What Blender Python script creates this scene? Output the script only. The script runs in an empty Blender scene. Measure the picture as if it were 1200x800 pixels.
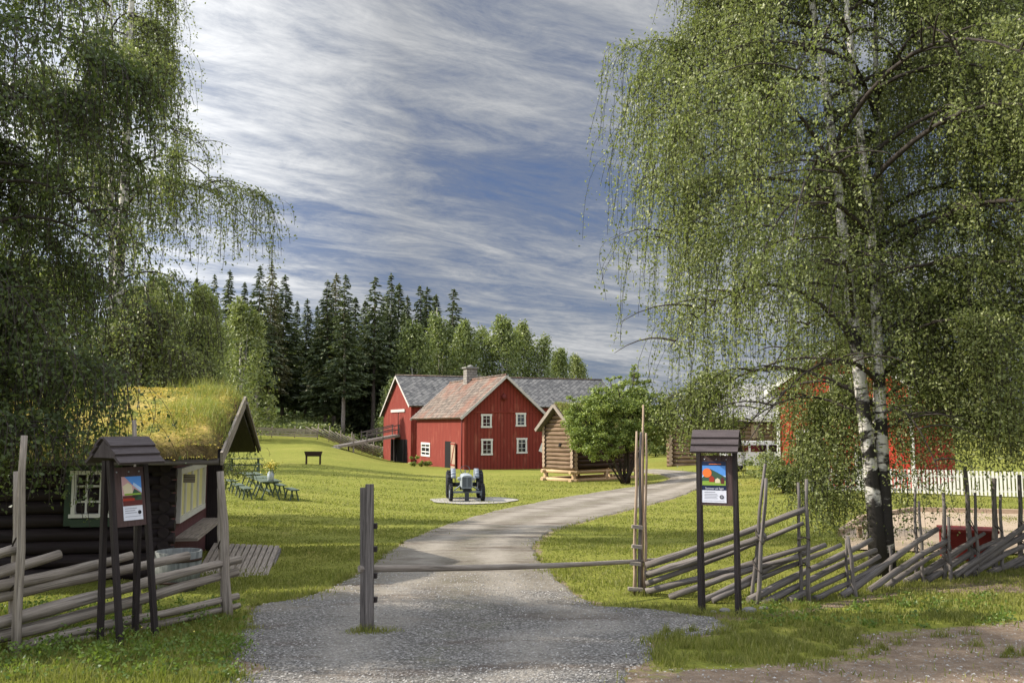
import bpy, math, random
import numpy as np
from mathutils import Vector, Matrix
random.seed(7)
RS = np.random.RandomState(11)
PI = math.pi
F = 1039.0
PITCH = math.radians(5.39)
scene = bpy.context.scene
COL = scene.collection

# ------------------------------------------------------------------ terrain
_PY = [-60, 0, 7, 9.5, 13, 18, 25, 37, 55, 70, 95, 140, 300, 4000]
_PC = [-1.5, -1.75, -2.1, -2.24, -2.33, -2.52, -2.8, -3.15, -3.33, -3.45, -3.8, -3.6, -3.0, -3.0]
_PL = [-1.5, -1.75, -2.1, -2.24, -2.33, -2.52, -2.7, -2.9, -2.8, -2.55, -1.55, 2.6, 9.0, 9.0]
_PR = [-1.5, -1.75, -2.1, -2.24, -2.33, -2.5, -2.62, -2.75, -2.85, -2.95, -3.0, -3.0, -2.5, -2.5]
def sstep(t):
    t = np.clip(t, 0, 1); return t*t*(3-2*t)
def Gz(x, y):
    x = np.asarray(x, float); y = np.asarray(y, float)
    def prof(tab):
        # smoothed piecewise linear
        r = 0
        for d in (-1.5, -.5, .5, 1.5):
            r = r + np.interp(y + d*(0.6+0.03*np.abs(y)), _PY, tab)
        return r/4
    c = prof(_PC); l = prof(_PL); r = prof(_PR)
    xc = -9 - (y-60)*0.23
    xc = np.where(y < 60, -9 + (60-y)*0.05, xc)
    tl = sstep((xc + 5.0 - x)/10.0)
    tr = sstep((x-6.0)/9.0)
    z = c*(1-tl)*(1-tr) + l*tl + r*tr*(1-tl)
    z = z + 0.03*np.sin(x*0.35+1.3)*np.cos(y*0.3)*np.clip((y-12)/20, 0, 1)
    z = z + 0.008*np.sin(x*1.3)*np.sin(y*1.7+.5)
    return z
def gz(x, y): return float(Gz(x, y))
CP, SP = math.cos(PITCH), math.sin(PITCH)
def ray(px, py):
    u = (px-600)/F; v = (400-py)/F
    return Vector((u, CP - SP*v, SP + CP*v))
def P(px, py, Y):
    d = ray(px, py); return d*(Y/d.y)
def G(px, py, ymax=600.0):
    d = ray(px, py); d = d/d.y
    Y = 1.0; prev = Y
    while Y < ymax:
        if d.z*Y < gz(d.x*Y, Y): break
        prev = Y; Y *= 1.03
    a, b = prev, Y
    for _ in range(24):
        m = (a+b)/2
        if d.z*m < gz(d.x*m, m): b = m
        else: a = m
    return Vector((d.x*b, b, gz(d.x*b, b)))
def on_plane(px, py, p0, dr):
    """(u, z) where the ray meets the vertical plane through p0 with horizontal direction dr"""
    d = ray(px, py)
    # t*d.xy = p0 + u*dr
    det = d.x*(-dr[1]) - d.y*(-dr[0])
    t = (p0[0]*(-dr[1]) - p0[1]*(-dr[0]))/det
    u = (d.x*p0[1] - d.y*p0[0])/det
    u = -u if False else ((t*d.x-p0[0])*dr[0] + (t*d.y-p0[1])*dr[1])
    return u, t*d.z

# ------------------------------------------------------------------ materials
def newmat(name):
    m = bpy.data.materials.new(name); m.use_nodes = True
    nt = m.node_tree; nt.nodes.clear()
    out = nt.nodes.new('ShaderNodeOutputMaterial')
    b = nt.nodes.new('ShaderNodeBsdfPrincipled')
    nt.links.new(b.outputs[0], out.inputs[0])
    b.inputs['Specular IOR Level'].default_value = 0.25
    return m, nt, b, out
def N(nt, t, **kw):
    n = nt.nodes.new(t)
    for k, v in kw.items():
        if k.startswith('i_'):
            key = k[2:]
            n.inputs[int(key) if key.isdigit() else key.replace('_', ' ')].default_value = v
        else: setattr(n, k, v)
    return n
def ramp(nt, stops, fac=None, interp='LINEAR'):
    r = nt.nodes.new('ShaderNodeValToRGB'); r.color_ramp.interpolation = interp
    el = r.color_ramp.elements
    while len(el) < len(stops): el.new(0.5)
    for e, (p, c) in zip(el, stops):
        e.position = p; e.color = (c[0], c[1], c[2], 1) if not isinstance(c, (int, float)) else (c, c, c, 1)
    if fac is not None: nt.links.new(fac, r.inputs[0])
    return r
def mixc(nt, a, b, f, mode='MIX'):
    m = nt.nodes.new('ShaderNodeMix'); m.data_type = 'RGBA'; m.blend_type = mode
    for idx, v in ((0, f), (6, a), (7, b)):
        if hasattr(v, 'links') or isinstance(v, bpy.types.NodeSocket): nt.links.new(v, m.inputs[idx])
        elif isinstance(v, (int, float)): m.inputs[idx].default_value = v if idx == 0 else (v, v, v, 1)
        else: m.inputs[idx].default_value = (v[0], v[1], v[2], 1)
    return m.outputs[2]
def math_(nt, op, a, b=0.0, c=0.0):
    m = nt.nodes.new('ShaderNodeMath'); m.operation = op
    for i, v in enumerate((a, b, c)):
        if isinstance(v, bpy.types.NodeSocket): nt.links.new(v, m.inputs[i])
        else: m.inputs[i].default_value = v
    return m.outputs[0]
def noise(nt, vec, scale, detail=3, rough=.55, dist=0):
    n = nt.nodes.new('ShaderNodeTexNoise'); n.inputs['Scale'].default_value = scale
    n.inputs['Detail'].default_value = detail; n.inputs['Roughness'].default_value = rough
    n.inputs['Distortion'].default_value = dist
    if vec is not None: nt.links.new(vec, n.inputs['Vector'])
    return n.outputs[0]
def mapping(nt, vec, scale=(1, 1, 1), loc=(0, 0, 0), rot=(0, 0, 0)):
    m = nt.nodes.new('ShaderNodeMapping'); m.inputs['Scale'].default_value = scale
    m.inputs['Location'].default_value = loc; m.inputs['Rotation'].default_value = rot
    nt.links.new(vec, m.inputs['Vector']); return m.outputs[0]
def uvn(nt): return nt.nodes.new('ShaderNodeTexCoord').outputs['UV']
def objn(nt): return nt.nodes.new('ShaderNodeTexCoord').outputs['Object']
def geopos(nt): return nt.nodes.new('ShaderNodeNewGeometry').outputs['Position']
def bump(nt, b, h, strength=.5, dist=.02):
    n = nt.nodes.new('ShaderNodeBump'); n.inputs['Strength'].default_value = strength
    n.inputs['Distance'].default_value = dist
    nt.links.new(h, n.inputs['Height']); nt.links.new(n.outputs[0], b.inputs['Normal'])

def wood(name, c1, c2, c3, rough=.85, su=60, sv=2.5, crack=.5, bs=.5):
    """weathered timber; U across, V along the grain, metres"""
    m, nt, b, o = newmat(name)
    uv = uvn(nt)
    g = noise(nt, mapping(nt, uv, (su, sv, 1)), 1, 5, .65, .4)
    g2 = noise(nt, mapping(nt, uv, (3, .8, 1)), 1, 3, .5)
    big = noise(nt, geopos(nt), 1.7, 3)
    r = ramp(nt, [(.3, c1), (.52, c2), (.72, c3)], g)
    col = mixc(nt, r.outputs[0], c1, math_(nt, 'MULTIPLY', g2, .45))
    col = mixc(nt, col, c3, math_(nt, 'MULTIPLY', math_(nt, 'POWER', big, 2.0), .5))
    cr = ramp(nt, [(.36, .25), (.42, 1.0)], noise(nt, mapping(nt, uv, (su*.55, sv*.45, 1), (3, 7, 0)), 1, 2, .5, .3))
    col = mixc(nt, col, cr.outputs[0], crack, 'MULTIPLY')
    nt.links.new(col, b.inputs['Base Color'])
    b.inputs['Roughness'].default_value = rough
    bump(nt, b, math_(nt, 'MULTIPLY', g, cr.outputs[0]), bs, .01)
    return m
def planks(name, c1, c2, width=.17, rough=.8, seam=.25, batten=True, streak=None):
    """board cladding: boards run up V, seams every `width` along U"""
    m, nt, b, o = newmat(name)
    uv = uvn(nt)
    sep = nt.nodes.new('ShaderNodeSeparateXYZ'); nt.links.new(uv, sep.inputs[0])
    uu = math_(nt, 'DIVIDE', sep.outputs[0], width)
    fr = math_(nt, 'FRACT', uu); fl = math_(nt, 'FLOOR', uu)
    wn = nt.nodes.new('ShaderNodeTexWhiteNoise'); wn.noise_dimensions = '1D'
    nt.links.new(fl, wn.inputs['W'])
    d = math_(nt, 'ABSOLUTE', math_(nt, 'SUBTRACT', fr, .5))
    edge = ramp(nt, [(.36, 0.0), (.40, 1.0)], d)
    seamr = ramp(nt, [(.44, 1.0), (.49, 1.0-seam)], d)
    g = noise(nt, mapping(nt, uv, (40, 1.2, 1)), 1, 4, .6)
    w = noise(nt, mapping(nt, uv, (2.2, .5, 1)), 1, 4, .6)
    col = mixc(nt, c1, c2, g)
    col = mixc(nt, col, c2, math_(nt, 'MULTIPLY', wn.outputs[0], .6))
    if streak: col = mixc(nt, col, streak, math_(nt, 'MULTIPLY', ramp(nt, [(.55, 0.0), (.75, .8)], w).outputs[0], 1.0))
    col = mixc(nt, col, seamr.outputs[0], 1.0, 'MULTIPLY')
    nt.links.new(col, b.inputs['Base Color']); b.inputs['Roughness'].default_value = rough
    bump(nt, b, edge.outputs[0] if batten else seamr.outputs[0], 1.0, .03)
    return m
def tiles(name, cs, w=.3, h=.35, diamond=False, bs=1.0, patch=None, sm=.25):
    m, nt, b, o = newmat(name)
    uv = uvn(nt)
    vec = mapping(nt, uv, (1, 1, 1), (0, 0, 0), (0, 0, math.radians(45) if diamond else 0))
    br = nt.nodes.new('ShaderNodeTexBrick')
    br.offset = 0.0 if diamond else .5
    br.inputs['Scale'].default_value = 1
    br.inputs['Brick Width'].default_value = w; br.inputs['Row Height'].default_value = h
    br.inputs['Mortar Size'].default_value = .018; br.inputs['Mortar Smooth'].default_value = .3
    br.inputs['Color1'].default_value = (0, 0, 0, 1); br.inputs['Color2'].default_value = (1, 1, 1, 1)
    br.inputs['Mortar'].default_value = (.5, .5, .5, 1)
    nt.links.new(vec, br.inputs['Vector'])
    rnd = noise(nt, mapping(nt, uv, (1.0/w*.9, 1.0/h*.9, 1)), 1, 3, .7)
    f = math_(nt, 'ADD', math_(nt, 'MULTIPLY', br.outputs['Color'], .45), math_(nt, 'MULTIPLY', rnd, .55))
    col = ramp(nt, [(.2, cs[0]), (.5, cs[1]), (.78, cs[2])], f).outputs[0]
    if patch:
        big = noise(nt, mapping(nt, uv, (.45, .35, 1), (4, 2, 0)), 1, 4, .6)
        col = mixc(nt, col, patch, ramp(nt, [(.47, 0.0), (.63, .6)], big).outputs[0])
    lich = noise(nt, uv, 6, 4, .7)
    col = mixc(nt, col, cs[3], ramp(nt, [(.6, 0.0), (.72, .55)], lich).outputs[0])
    mort = math_(nt, 'SUBTRACT', 1.0, math_(nt, 'MULTIPLY', br.outputs['Fac'], 1-sm))
    col = mixc(nt, col, mort, 1.0, 'MULTIPLY')
    nt.links.new(col, b.inputs['Base Color']); b.inputs['Roughness'].default_value = .85
    sep = nt.nodes.new('ShaderNodeSeparateXYZ'); nt.links.new(vec, sep.inputs[0])
    saw = math_(nt, 'FRACT', math_(nt, 'DIVIDE', sep.outputs[1], h))
    hgt = math_(nt, 'SUBTRACT', math_(nt, 'MULTIPLY', f, .4), saw)
    hgt = math_(nt, 'SUBTRACT', hgt, math_(nt, 'MULTIPLY', br.outputs['Fac'], .6))
    bump(nt, b, hgt, bs, .03)
    return m
def plain(name, c, rough=.6, var=.25, scale=8, metallic=0.0, bs=.15):
    m, nt, b, o = newmat(name)
    n = noise(nt, objn(nt), scale, 4, .65)
    col = mixc(nt, [x*(1-var) for x in c], [min(1, x*(1+var)) for x in c], n)
    nt.links.new(col, b.inputs['Base Color']); b.inputs['Roughness'].default_value = rough
    b.inputs['Metallic'].default_value = metallic
    if bs: bump(nt, b, n, bs, .01)
    return m
def leafmat(name, c1, c2, c3, trans=.35, rough=.5):
    m, nt, b, o = newmat(name)
    a = nt.nodes.new('ShaderNodeAttribute'); a.attribute_name = 'tint'
    n = noise(nt, geopos(nt), .55, 2, .5)
    f = math_(nt, 'ADD', math_(nt, 'MULTIPLY', a.outputs['Fac'], .7), math_(nt, 'MULTIPLY', n, .45))
    col = ramp(nt, [(.15, c1), (.5, c2), (.95, c3)], f).outputs[0]
    nt.links.new(col, b.inputs['Base Color']); b.inputs['Roughness'].default_value = rough
    b.inputs['Specular IOR Level'].default_value = .35
    t = nt.nodes.new('ShaderNodeBsdfTranslucent')
    tc = mixc(nt, col, (.30, .40, .03), .35)
    nt.links.new(tc, t.inputs[0])
    mx = nt.nodes.new('ShaderNodeMixShader'); mx.inputs[0].default_value = trans
    nt.links.new(b.outputs[0], mx.inputs[1]); nt.links.new(t.outputs[0], mx.inputs[2])
    nt.links.new(mx.outputs[0], o.inputs[0])
    return m

M = {}
M['grey_wood'] = wood('weathered_grey_wood', (.05, .043, .04), (.145, .125, .112), (.26, .232, .21))
M['pole_wood'] = wood('pale_grey_pole_wood', (.12, .095, .075), (.28, .235, .19), (.42, .37, .32), su=50)
M['tan_wood'] = wood('sun_bleached_pole', (.17, .11, .07), (.36, .26, .18), (.48, .38, .28), su=50)
M['dark_wood'] = wood('tarred_dark_wood', (.012, .009, .009), (.028, .02, .019), (.05, .038, .036), crack=.3, rough=.6)
M['sign_roof'] = wood('sign_roof_boards', (.035, .026, .026), (.07, .054, .054), (.12, .10, .10), crack=.3, rough=.65)
M['sign_panel'] = wood('sign_panel_board', (.05, .028, .026), (.085, .05, .045), (.12, .08, .075), crack=.2, rough=.6)
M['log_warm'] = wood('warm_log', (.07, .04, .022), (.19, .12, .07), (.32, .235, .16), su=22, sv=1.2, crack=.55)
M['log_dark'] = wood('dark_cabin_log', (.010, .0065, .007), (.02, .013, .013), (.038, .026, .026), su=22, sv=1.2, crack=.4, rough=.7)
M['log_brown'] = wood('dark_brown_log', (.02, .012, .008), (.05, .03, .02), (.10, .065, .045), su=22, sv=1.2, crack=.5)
M['log_new'] = wood('fresh_log', (.30, .19, .09), (.45, .31, .17), (.58, .44, .28), su=22, sv=1.2, crack=.2)
M['purple_board'] = planks('cabin_red_board', (.085, .03, .032), (.14, .055, .055), width=.16, batten=False, seam=.6)
M['red'] = planks('falun_red_boards', (.25, .040, .024), (.165, .025, .017), width=.28, streak=(.32, .10, .065), seam=.75)
M['red_bright'] = planks('falun_red_boards_fresh', (.50, .045, .022), (.38, .032, .018), width=.2, streak=(.50, .10, .06), seam=.4)
M['red_paint'] = plain('red_paint', (.20, .022, .016), .65, .35, 5)
M['red_dull'] = plain('dull_red_paint', (.13, .022, .018), .7, .3, 5)
M['white_paint'] = plain('white_paint', (.62, .60, .55), .55, .12, 4)
M['white_trim'] = plain('white_weathered_trim', (.48, .44, .40), .7, .25, 5)
M['green_trim'] = plain('green_trim', (.035, .055, .034), .7, .3, 6)
M['green_table'] = wood('grey_green_table', (.035, .05, .034), (.075, .10, .07), (.13, .16, .115), su=30, crack=.2)
M['slate'] = tiles('slate_roof', [(.05, .05, .052), (.115, .112, .108), (.19, .182, .17), (.21, .185, .135)], .36, .36, True)
M['tile'] = tiles('old_roof_tiles', [(.075, .06, .05), (.145, .112, .088), (.225, .178, .14), (.21, .17, .11)], .34, .36, False, patch=(.21, .085, .05))
M['slate_light'] = tiles('pale_slate_roof', [(.16, .155, .15), (.24, .23, .21), (.33, .32, .29), (.3, .27, .2)], .4, .4, True)
M['glass'] = None
def glassm():
    m, nt, b, o = newmat('window_glass')
    b.inputs['Base Color'].default_value = (.012, .014, .018, 1); b.inputs['Roughness'].default_value = .08
    b.inputs['Specular IOR Level'].default_value = .8
    return m
M['glass'] = glassm()
M['curtain'] = plain('pale_yellow_curtain', (.74, .68, .30), .7, .2, 3)
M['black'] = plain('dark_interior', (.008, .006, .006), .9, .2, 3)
M['tyre'] = plain('tyre_rubber', (.018, .018, .02), .75, .3, 12)
M['tractor'] = plain('tractor_grey_paint', (.20, .225, .25), .38, .2, 5)
M['tractor_light'] = plain('tractor_light_grey_paint', (.27, .295, .31), .4, .18, 5)
M['tractor_dark'] = plain('tractor_dark_metal', (.05, .055, .06), .5, .3, 9)
M['rust'] = plain('rusty_steel', (.045, .026, .02), .85, .4, 10)
M['zinc'] = plain('zinc_can', (.42, .45, .47), .35, .15, 6, .5)
M['stone'] = plain('grey_stone', (.20, .19, .175), .9, .45, 3, bs=.6)
M['brick'] = tiles('chimney_stone', [(.15, .135, .12), (.23, .205, .18), (.31, .28, .25), (.2, .18, .16)], .4, .22, False, bs=.6)
M['tub'] = wood('grey_tub_wood', (.08, .085, .08), (.16, .165, .155), (.24, .25, .24), su=14)
M['yellow_flower'] = plain('yellow_petals', (.62, .52, .12), .7, .25, 30)
M['white_van'] = plain('white_van_paint', (.72, .73, .74), .25, .05, 3, bs=0)
# bark
def barkmat():
    m, nt, b, o = newmat('birch_bark')
    uv = uvn(nt)
    n1 = noise(nt, mapping(nt, uv, (5, 20, 1)), 1, 4, .6, .3)
    n2 = noise(nt, mapping(nt, uv, (2.2, 2.6, 1), (5, 1, 0)), 1, 4, .65, .5)
    geo = geopos(nt); sp = nt.nodes.new('ShaderNodeSeparateXYZ'); nt.links.new(geo, sp.inputs[0])
    low = ramp(nt, [(.0, .24), (.75, 0.0)], math_(nt, 'MULTIPLY_ADD', sp.outputs[2], .3, .75))
    a = ramp(nt, [(.56, 0.0), (.62, 1.0)], n1).outputs[0]
    bb = ramp(nt, [(.50, 0.0), (.56, 1.0)], math_(nt, 'ADD', n2, low.outputs[0])).outputs[0]
    col = mixc(nt, (.72, .69, .64), (.42, .37, .33), n2)
    col = mixc(nt, col, (.05, .042, .038), a)
    col = mixc(nt, col, (.035, .03, .027), bb)
    nt.links.new(col, b.inputs['Base Color']); b.inputs['Roughness'].default_value = .8
    bump(nt, b, math_(nt, 'ADD', a, bb), .4, .02)
    return m
M['birch_bark'] = barkmat()
M['branch'] = plain('dark_branch', (.045, .036, .03), .9, .3, 20)
M['pine_bark'] = plain('spruce_bark', (.10, .08, .068), .9, .4, 4)
M['pale_bark'] = plain('pale_pine_bark', (.26, .22, .19), .9, .35, 4)
M['leaf_birch'] = leafmat('birch_leaf', (.060, .082, .026), (.165, .192, .064), (.32, .34, .13))
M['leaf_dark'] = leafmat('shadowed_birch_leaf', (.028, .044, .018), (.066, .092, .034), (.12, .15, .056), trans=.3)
M['leaf_fresh'] = leafmat('fresh_broad_leaf', (.07, .11, .024), (.175, .23, .05), (.31, .36, .10))
M['leaf_far'] = leafmat('grey_green_birch_leaf', (.08, .11, .04), (.165, .20, .07), (.26, .29, .11), trans=.35)
M['needle'] = leafmat('spruce_needle', (.028, .042, .020), (.070, .092, .040), (.125, .145, .06), trans=.15)
M['needle_brown'] = leafmat('brownish_spruce_needle', (.06, .06, .03), (.125, .12, .055), (.19, .175, .085), trans=.15)
M['blade'] = leafmat('grass_blade', (.10, .116, .022), (.185, .195, .040), (.30, .275, .085), trans=.4, rough=.6)
M['blade_dry'] = leafmat('roof_grass_blade', (.12, .16, .03), (.28, .31, .07), (.50, .42, .13), trans=.35, rough=.6)
M['moss_leaf'] = leafmat('roof_moss_shoot', (.12, .13, .025), (.42, .34, .06), (.70, .52, .13), trans=.15, rough=.9)
M['weed'] = leafmat('weed_leaf', (.05, .09, .015), (.10, .16, .025), (.16, .22, .04), trans=.35, rough=.5)

def grassground():
    m, nt, b, o = newmat('lawn_and_earth')
    p = geopos(nt)
    n1 = noise(nt, p, .22, 5, .6, .3)
    n2 = noise(nt, p, 2.2, 6, .7)
    n3 = noise(nt, mapping(nt, p, (14, 9, 10)), 1, 5, .75)
    g1 = ramp(nt, [(.25, (.10, .12, .020)), (.5, (.18, .188, .032)), (.75, (.265, .242, .056))], math_(nt, 'ADD', math_(nt, 'MULTIPLY', n1, .55), math_(nt, 'MULTIPLY', n2, .45)))
    col = mixc(nt, g1.outputs[0], ramp(nt, [(.3, .45), (.7, 1.3)], n3).outputs[0], .8, 'MULTIPLY')
    br = ramp(nt, [(.58, 0.0), (.72, .55)], noise(nt, p, .8, 5, .7))
    col = mixc(nt, col, (.26, .20, .07), br.outputs[0])
    # bare earth
    at = nt.nodes.new('ShaderNodeAttribute'); at.attribute_name = 'earth'
    en = noise(nt, p, 3.0, 6, .7)
    f = math_(nt, 'ADD', at.outputs['Fac'], math_(nt, 'MULTIPLY', math_(nt, 'SUBTRACT', en, .5), 1.1))
    f = ramp(nt, [(.40, 0.0), (.56, 1.0)], f).outputs[0]
    e1 = ramp(nt, [(.3, (.115, .078, .052)), (.55, (.21, .155, .11)), (.75, (.31, .25, .19))], noise(nt, p, 5.0, 8, .8))
    grit = ramp(nt, [(.62, 0.0), (.68, .8)], noise(nt, p, 60, 3, .7))
    ec = mixc(nt, e1.outputs[0], (.38, .34, .29), grit.outputs[0])
    col = mixc(nt, col, ec, f)
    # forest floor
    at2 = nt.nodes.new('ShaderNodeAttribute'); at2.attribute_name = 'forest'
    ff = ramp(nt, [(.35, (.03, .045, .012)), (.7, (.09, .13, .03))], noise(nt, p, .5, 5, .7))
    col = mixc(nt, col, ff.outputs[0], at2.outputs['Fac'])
    nt.links.new(col, b.inputs['Base Color']); b.inputs['Roughness'].default_value = .95
    b.inputs['Specular IOR Level'].default_value = .1
    h = math_(nt, 'ADD', math_(nt, 'MULTIPLY', n3, .7), math_(nt, 'MULTIPLY', n2, .8))
    bump(nt, b, h, .8, .06)
    return m
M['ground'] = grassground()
def gravelmat():
    m, nt, b, o = newmat('gravel')
    p = geopos(nt)
    v = nt.nodes.new('ShaderNodeTexVoronoi'); v.inputs['Scale'].default_value = 30
    nt.links.new(p, v.inputs['Vector'])
    v2 = nt.nodes.new('ShaderNodeTexVoronoi'); v2.inputs['Scale'].default_value = 95
    nt.links.new(p, v2.inputs['Vector'])
    sv = nt.nodes.new('ShaderNodeSeparateColor'); nt.links.new(v.outputs['Color'], sv.inputs[0])
    sv2 = nt.nodes.new('ShaderNodeSeparateColor'); nt.links.new(v2.outputs['Color'], sv2.inputs[0])
    stones = ramp(nt, [(.0, (.12, .11, .098)), (.5, (.235, .218, .195)), (1, (.40, .375, .345))], math_(nt, 'ADD', math_(nt, 'MULTIPLY', sv.outputs[0], .6), math_(nt, 'MULTIPLY', sv2.outputs[0], .4))).outputs[0]
    gap = ramp(nt, [(.25, 1.0), (.62, .35)], math_(nt, 'MULTIPLY', v.outputs['Distance'], 1.0)).outputs[0]
    stones = mixc(nt, stones, gap, .8, 'MULTIPLY')
    fine = ramp(nt, [(.32, (.085, .072, .050)), (.5, (.185, .162, .128)), (.68, (.29, .26, .215))], math_(nt, 'ADD', math_(nt, 'MULTIPLY', noise(nt, p, 11, 8, .85), .6), math_(nt, 'MULTIPLY', noise(nt, p, 1.1, 6, .7), .4))).outputs[0]
    big = noise(nt, p, .9, 5, .65, .4)
    at = nt.nodes.new('ShaderNodeAttribute'); at.attribute_name = 'loose'
    f = math_(nt, 'ADD', at.outputs['Fac'], math_(nt, 'MULTIPLY', math_(nt, 'SUBTRACT', big, .5), 1.3))
    f = ramp(nt, [(.35, 0.0), (.62, 1.0)], f).outputs[0]
    col = mixc(nt, fine, stones, f)
    ac = nt.nodes.new('ShaderNodeAttribute'); ac.attribute_name = 'across'
    rut = math_(nt, 'ABSOLUTE', math_(nt, 'SUBTRACT', math_(nt, 'ABSOLUTE', math_(nt, 'ADD', math_(nt, 'SUBTRACT', ac.outputs['Fac'], .5), math_(nt, 'MULTIPLY', math_(nt, 'SUBTRACT', big, .5), .16))), .22))
    rutf = ramp(nt, [(.03, .42), (.13, 0.0)], rut).outputs[0]
    col = mixc(nt, col, (.34, .305, .255), rutf)
    mid_ = ramp(nt, [(.02, .35), (.10, 0.0)], math_(nt, 'ABSOLUTE', math_(nt, 'SUBTRACT', ac.outputs['Fac'], .5))).outputs[0]
    col = mixc(nt, col, (.12, .115, .06), math_(nt, 'MULTIPLY', mid_, ramp(nt, [(.45, 0.0), (.6, 1.0)], noise(nt, p, 2.3, 5, .7)).outputs[0]))
    stain = ramp(nt, [(.52, 0.0), (.66, .75)], noise(nt, mapping(nt, p, (.5, 1.4, 1), (3, 3, 0)), 1, 5, .65)).outputs[0]
    col = mixc(nt, col, (.085, .062, .048), stain)
    nt.links.new(col, b.inputs['Base Color']); b.inputs['Roughness'].default_value = .9
    b.inputs['Specular IOR Level'].default_value = .15
    h = math_(nt, 'SUBTRACT', noise(nt, p, 30, 5, .8), math_(nt, 'MULTIPLY', v.outputs['Distance'], f))
    bump(nt, b, h, .9, .02)
    return m
M['gravel'] = gravelmat()
M['pebble'] = leafmat('pebble_stone', (.10, .092, .082), (.21, .195, .175), (.37, .35, .32), trans=0.0, rough=.9)
# pebbles should not be tinted green by translucency: trans is 0
M['sand'] = plain('sand', (.30, .23, .16), .95, .3, 6, bs=.6)
def mossmat():
    m, nt, b, o = newmat('roof_moss')
    p = geopos(nt)
    n1 = noise(nt, p, 2.1, 8, .72, .6); n2 = noise(nt, p, 16, 6, .8)
    sp = nt.nodes.new('ShaderNodeAttribute'); sp.attribute_name = 'edge'
    col = ramp(nt, [(.34, (.09, .12, .022)), (.43, (.24, .27, .045)), (.50, (.48, .40, .08)), (.58, (.66, .50, .13)), (.68, (.36, .23, .08))], math_(nt, 'ADD', math_(nt, 'MULTIPLY', n1, .75), math_(nt, 'MULTIPLY', n2, .25))).outputs[0]
    col = mixc(nt, col, ramp(nt, [(.36, .35), (.60, 1.1)], n2).outputs[0], .9, 'MULTIPLY')
    peat = ramp(nt, [(.3, (.06, .04, .018)), (.6, (.17, .115, .04))], n2).outputs[0]
    col = mixc(nt, col, peat, sp.outputs['Fac'])
    nt.links.new(col, b.inputs['Base Color']); b.inputs['Roughness'].default_value = .95
    bump(nt, b, math_(nt, 'ADD', n1, n2), 1.0, .08)
    return m
M['moss'] = mossmat()
M['sod_dull'] = plain('brown_sod', (.17, .13, .055), .95, .5, 3, bs=1)
def flat(name, c, rough=.35):
    m, nt, b, o = newmat(name)
    n = noise(nt, objn(nt), 60, 2)
    nt.links.new(mixc(nt, [x*.92 for x in c], c, n), b.inputs['Base Color']); b.inputs['Roughness'].default_value = rough
    return m
PC = {k: flat('print_'+k, v) for k, v in dict(sky=(.10, .30, .75), sky_pale=(.45, .62, .85), navy=(.012, .02, .06), white=(.72, .72, .78), orange=(.85, .20, .04), green=(.25, .38, .05), hill=(.05, .10, .06), red=(.35, .04, .02), cream=(.70, .60, .40), grey=(.30, .30, .34), pink=(.62, .36, .36), brown=(.12, .03, .025), yellow=(.75, .6, .12), black=(.02, .02, .025)).items()}

# ------------------------------------------------------------------ object helpers
def tagobj(o, label=None, cat=None, group=None, kind=None):
    if label: o['label'] = label
    if cat: o['category'] = cat
    if group: o['group'] = group
    if kind: o['kind'] = kind
    return o
def empty(name, loc, label=None, cat=None, group=None, rotz=0):
    o = bpy.data.objects.new(name, None); COL.objects.link(o)
    o.location = loc; o.rotation_euler = (0, 0, rotz); o.empty_display_size = .3
    return tagobj(o, label, cat, group)
def copy_tree(o, parent=None):
    c = o.copy(); COL.objects.link(c)
    if parent: c.parent = parent
    for ch in list(o.children): copy_tree(ch, c)
    return c

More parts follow.
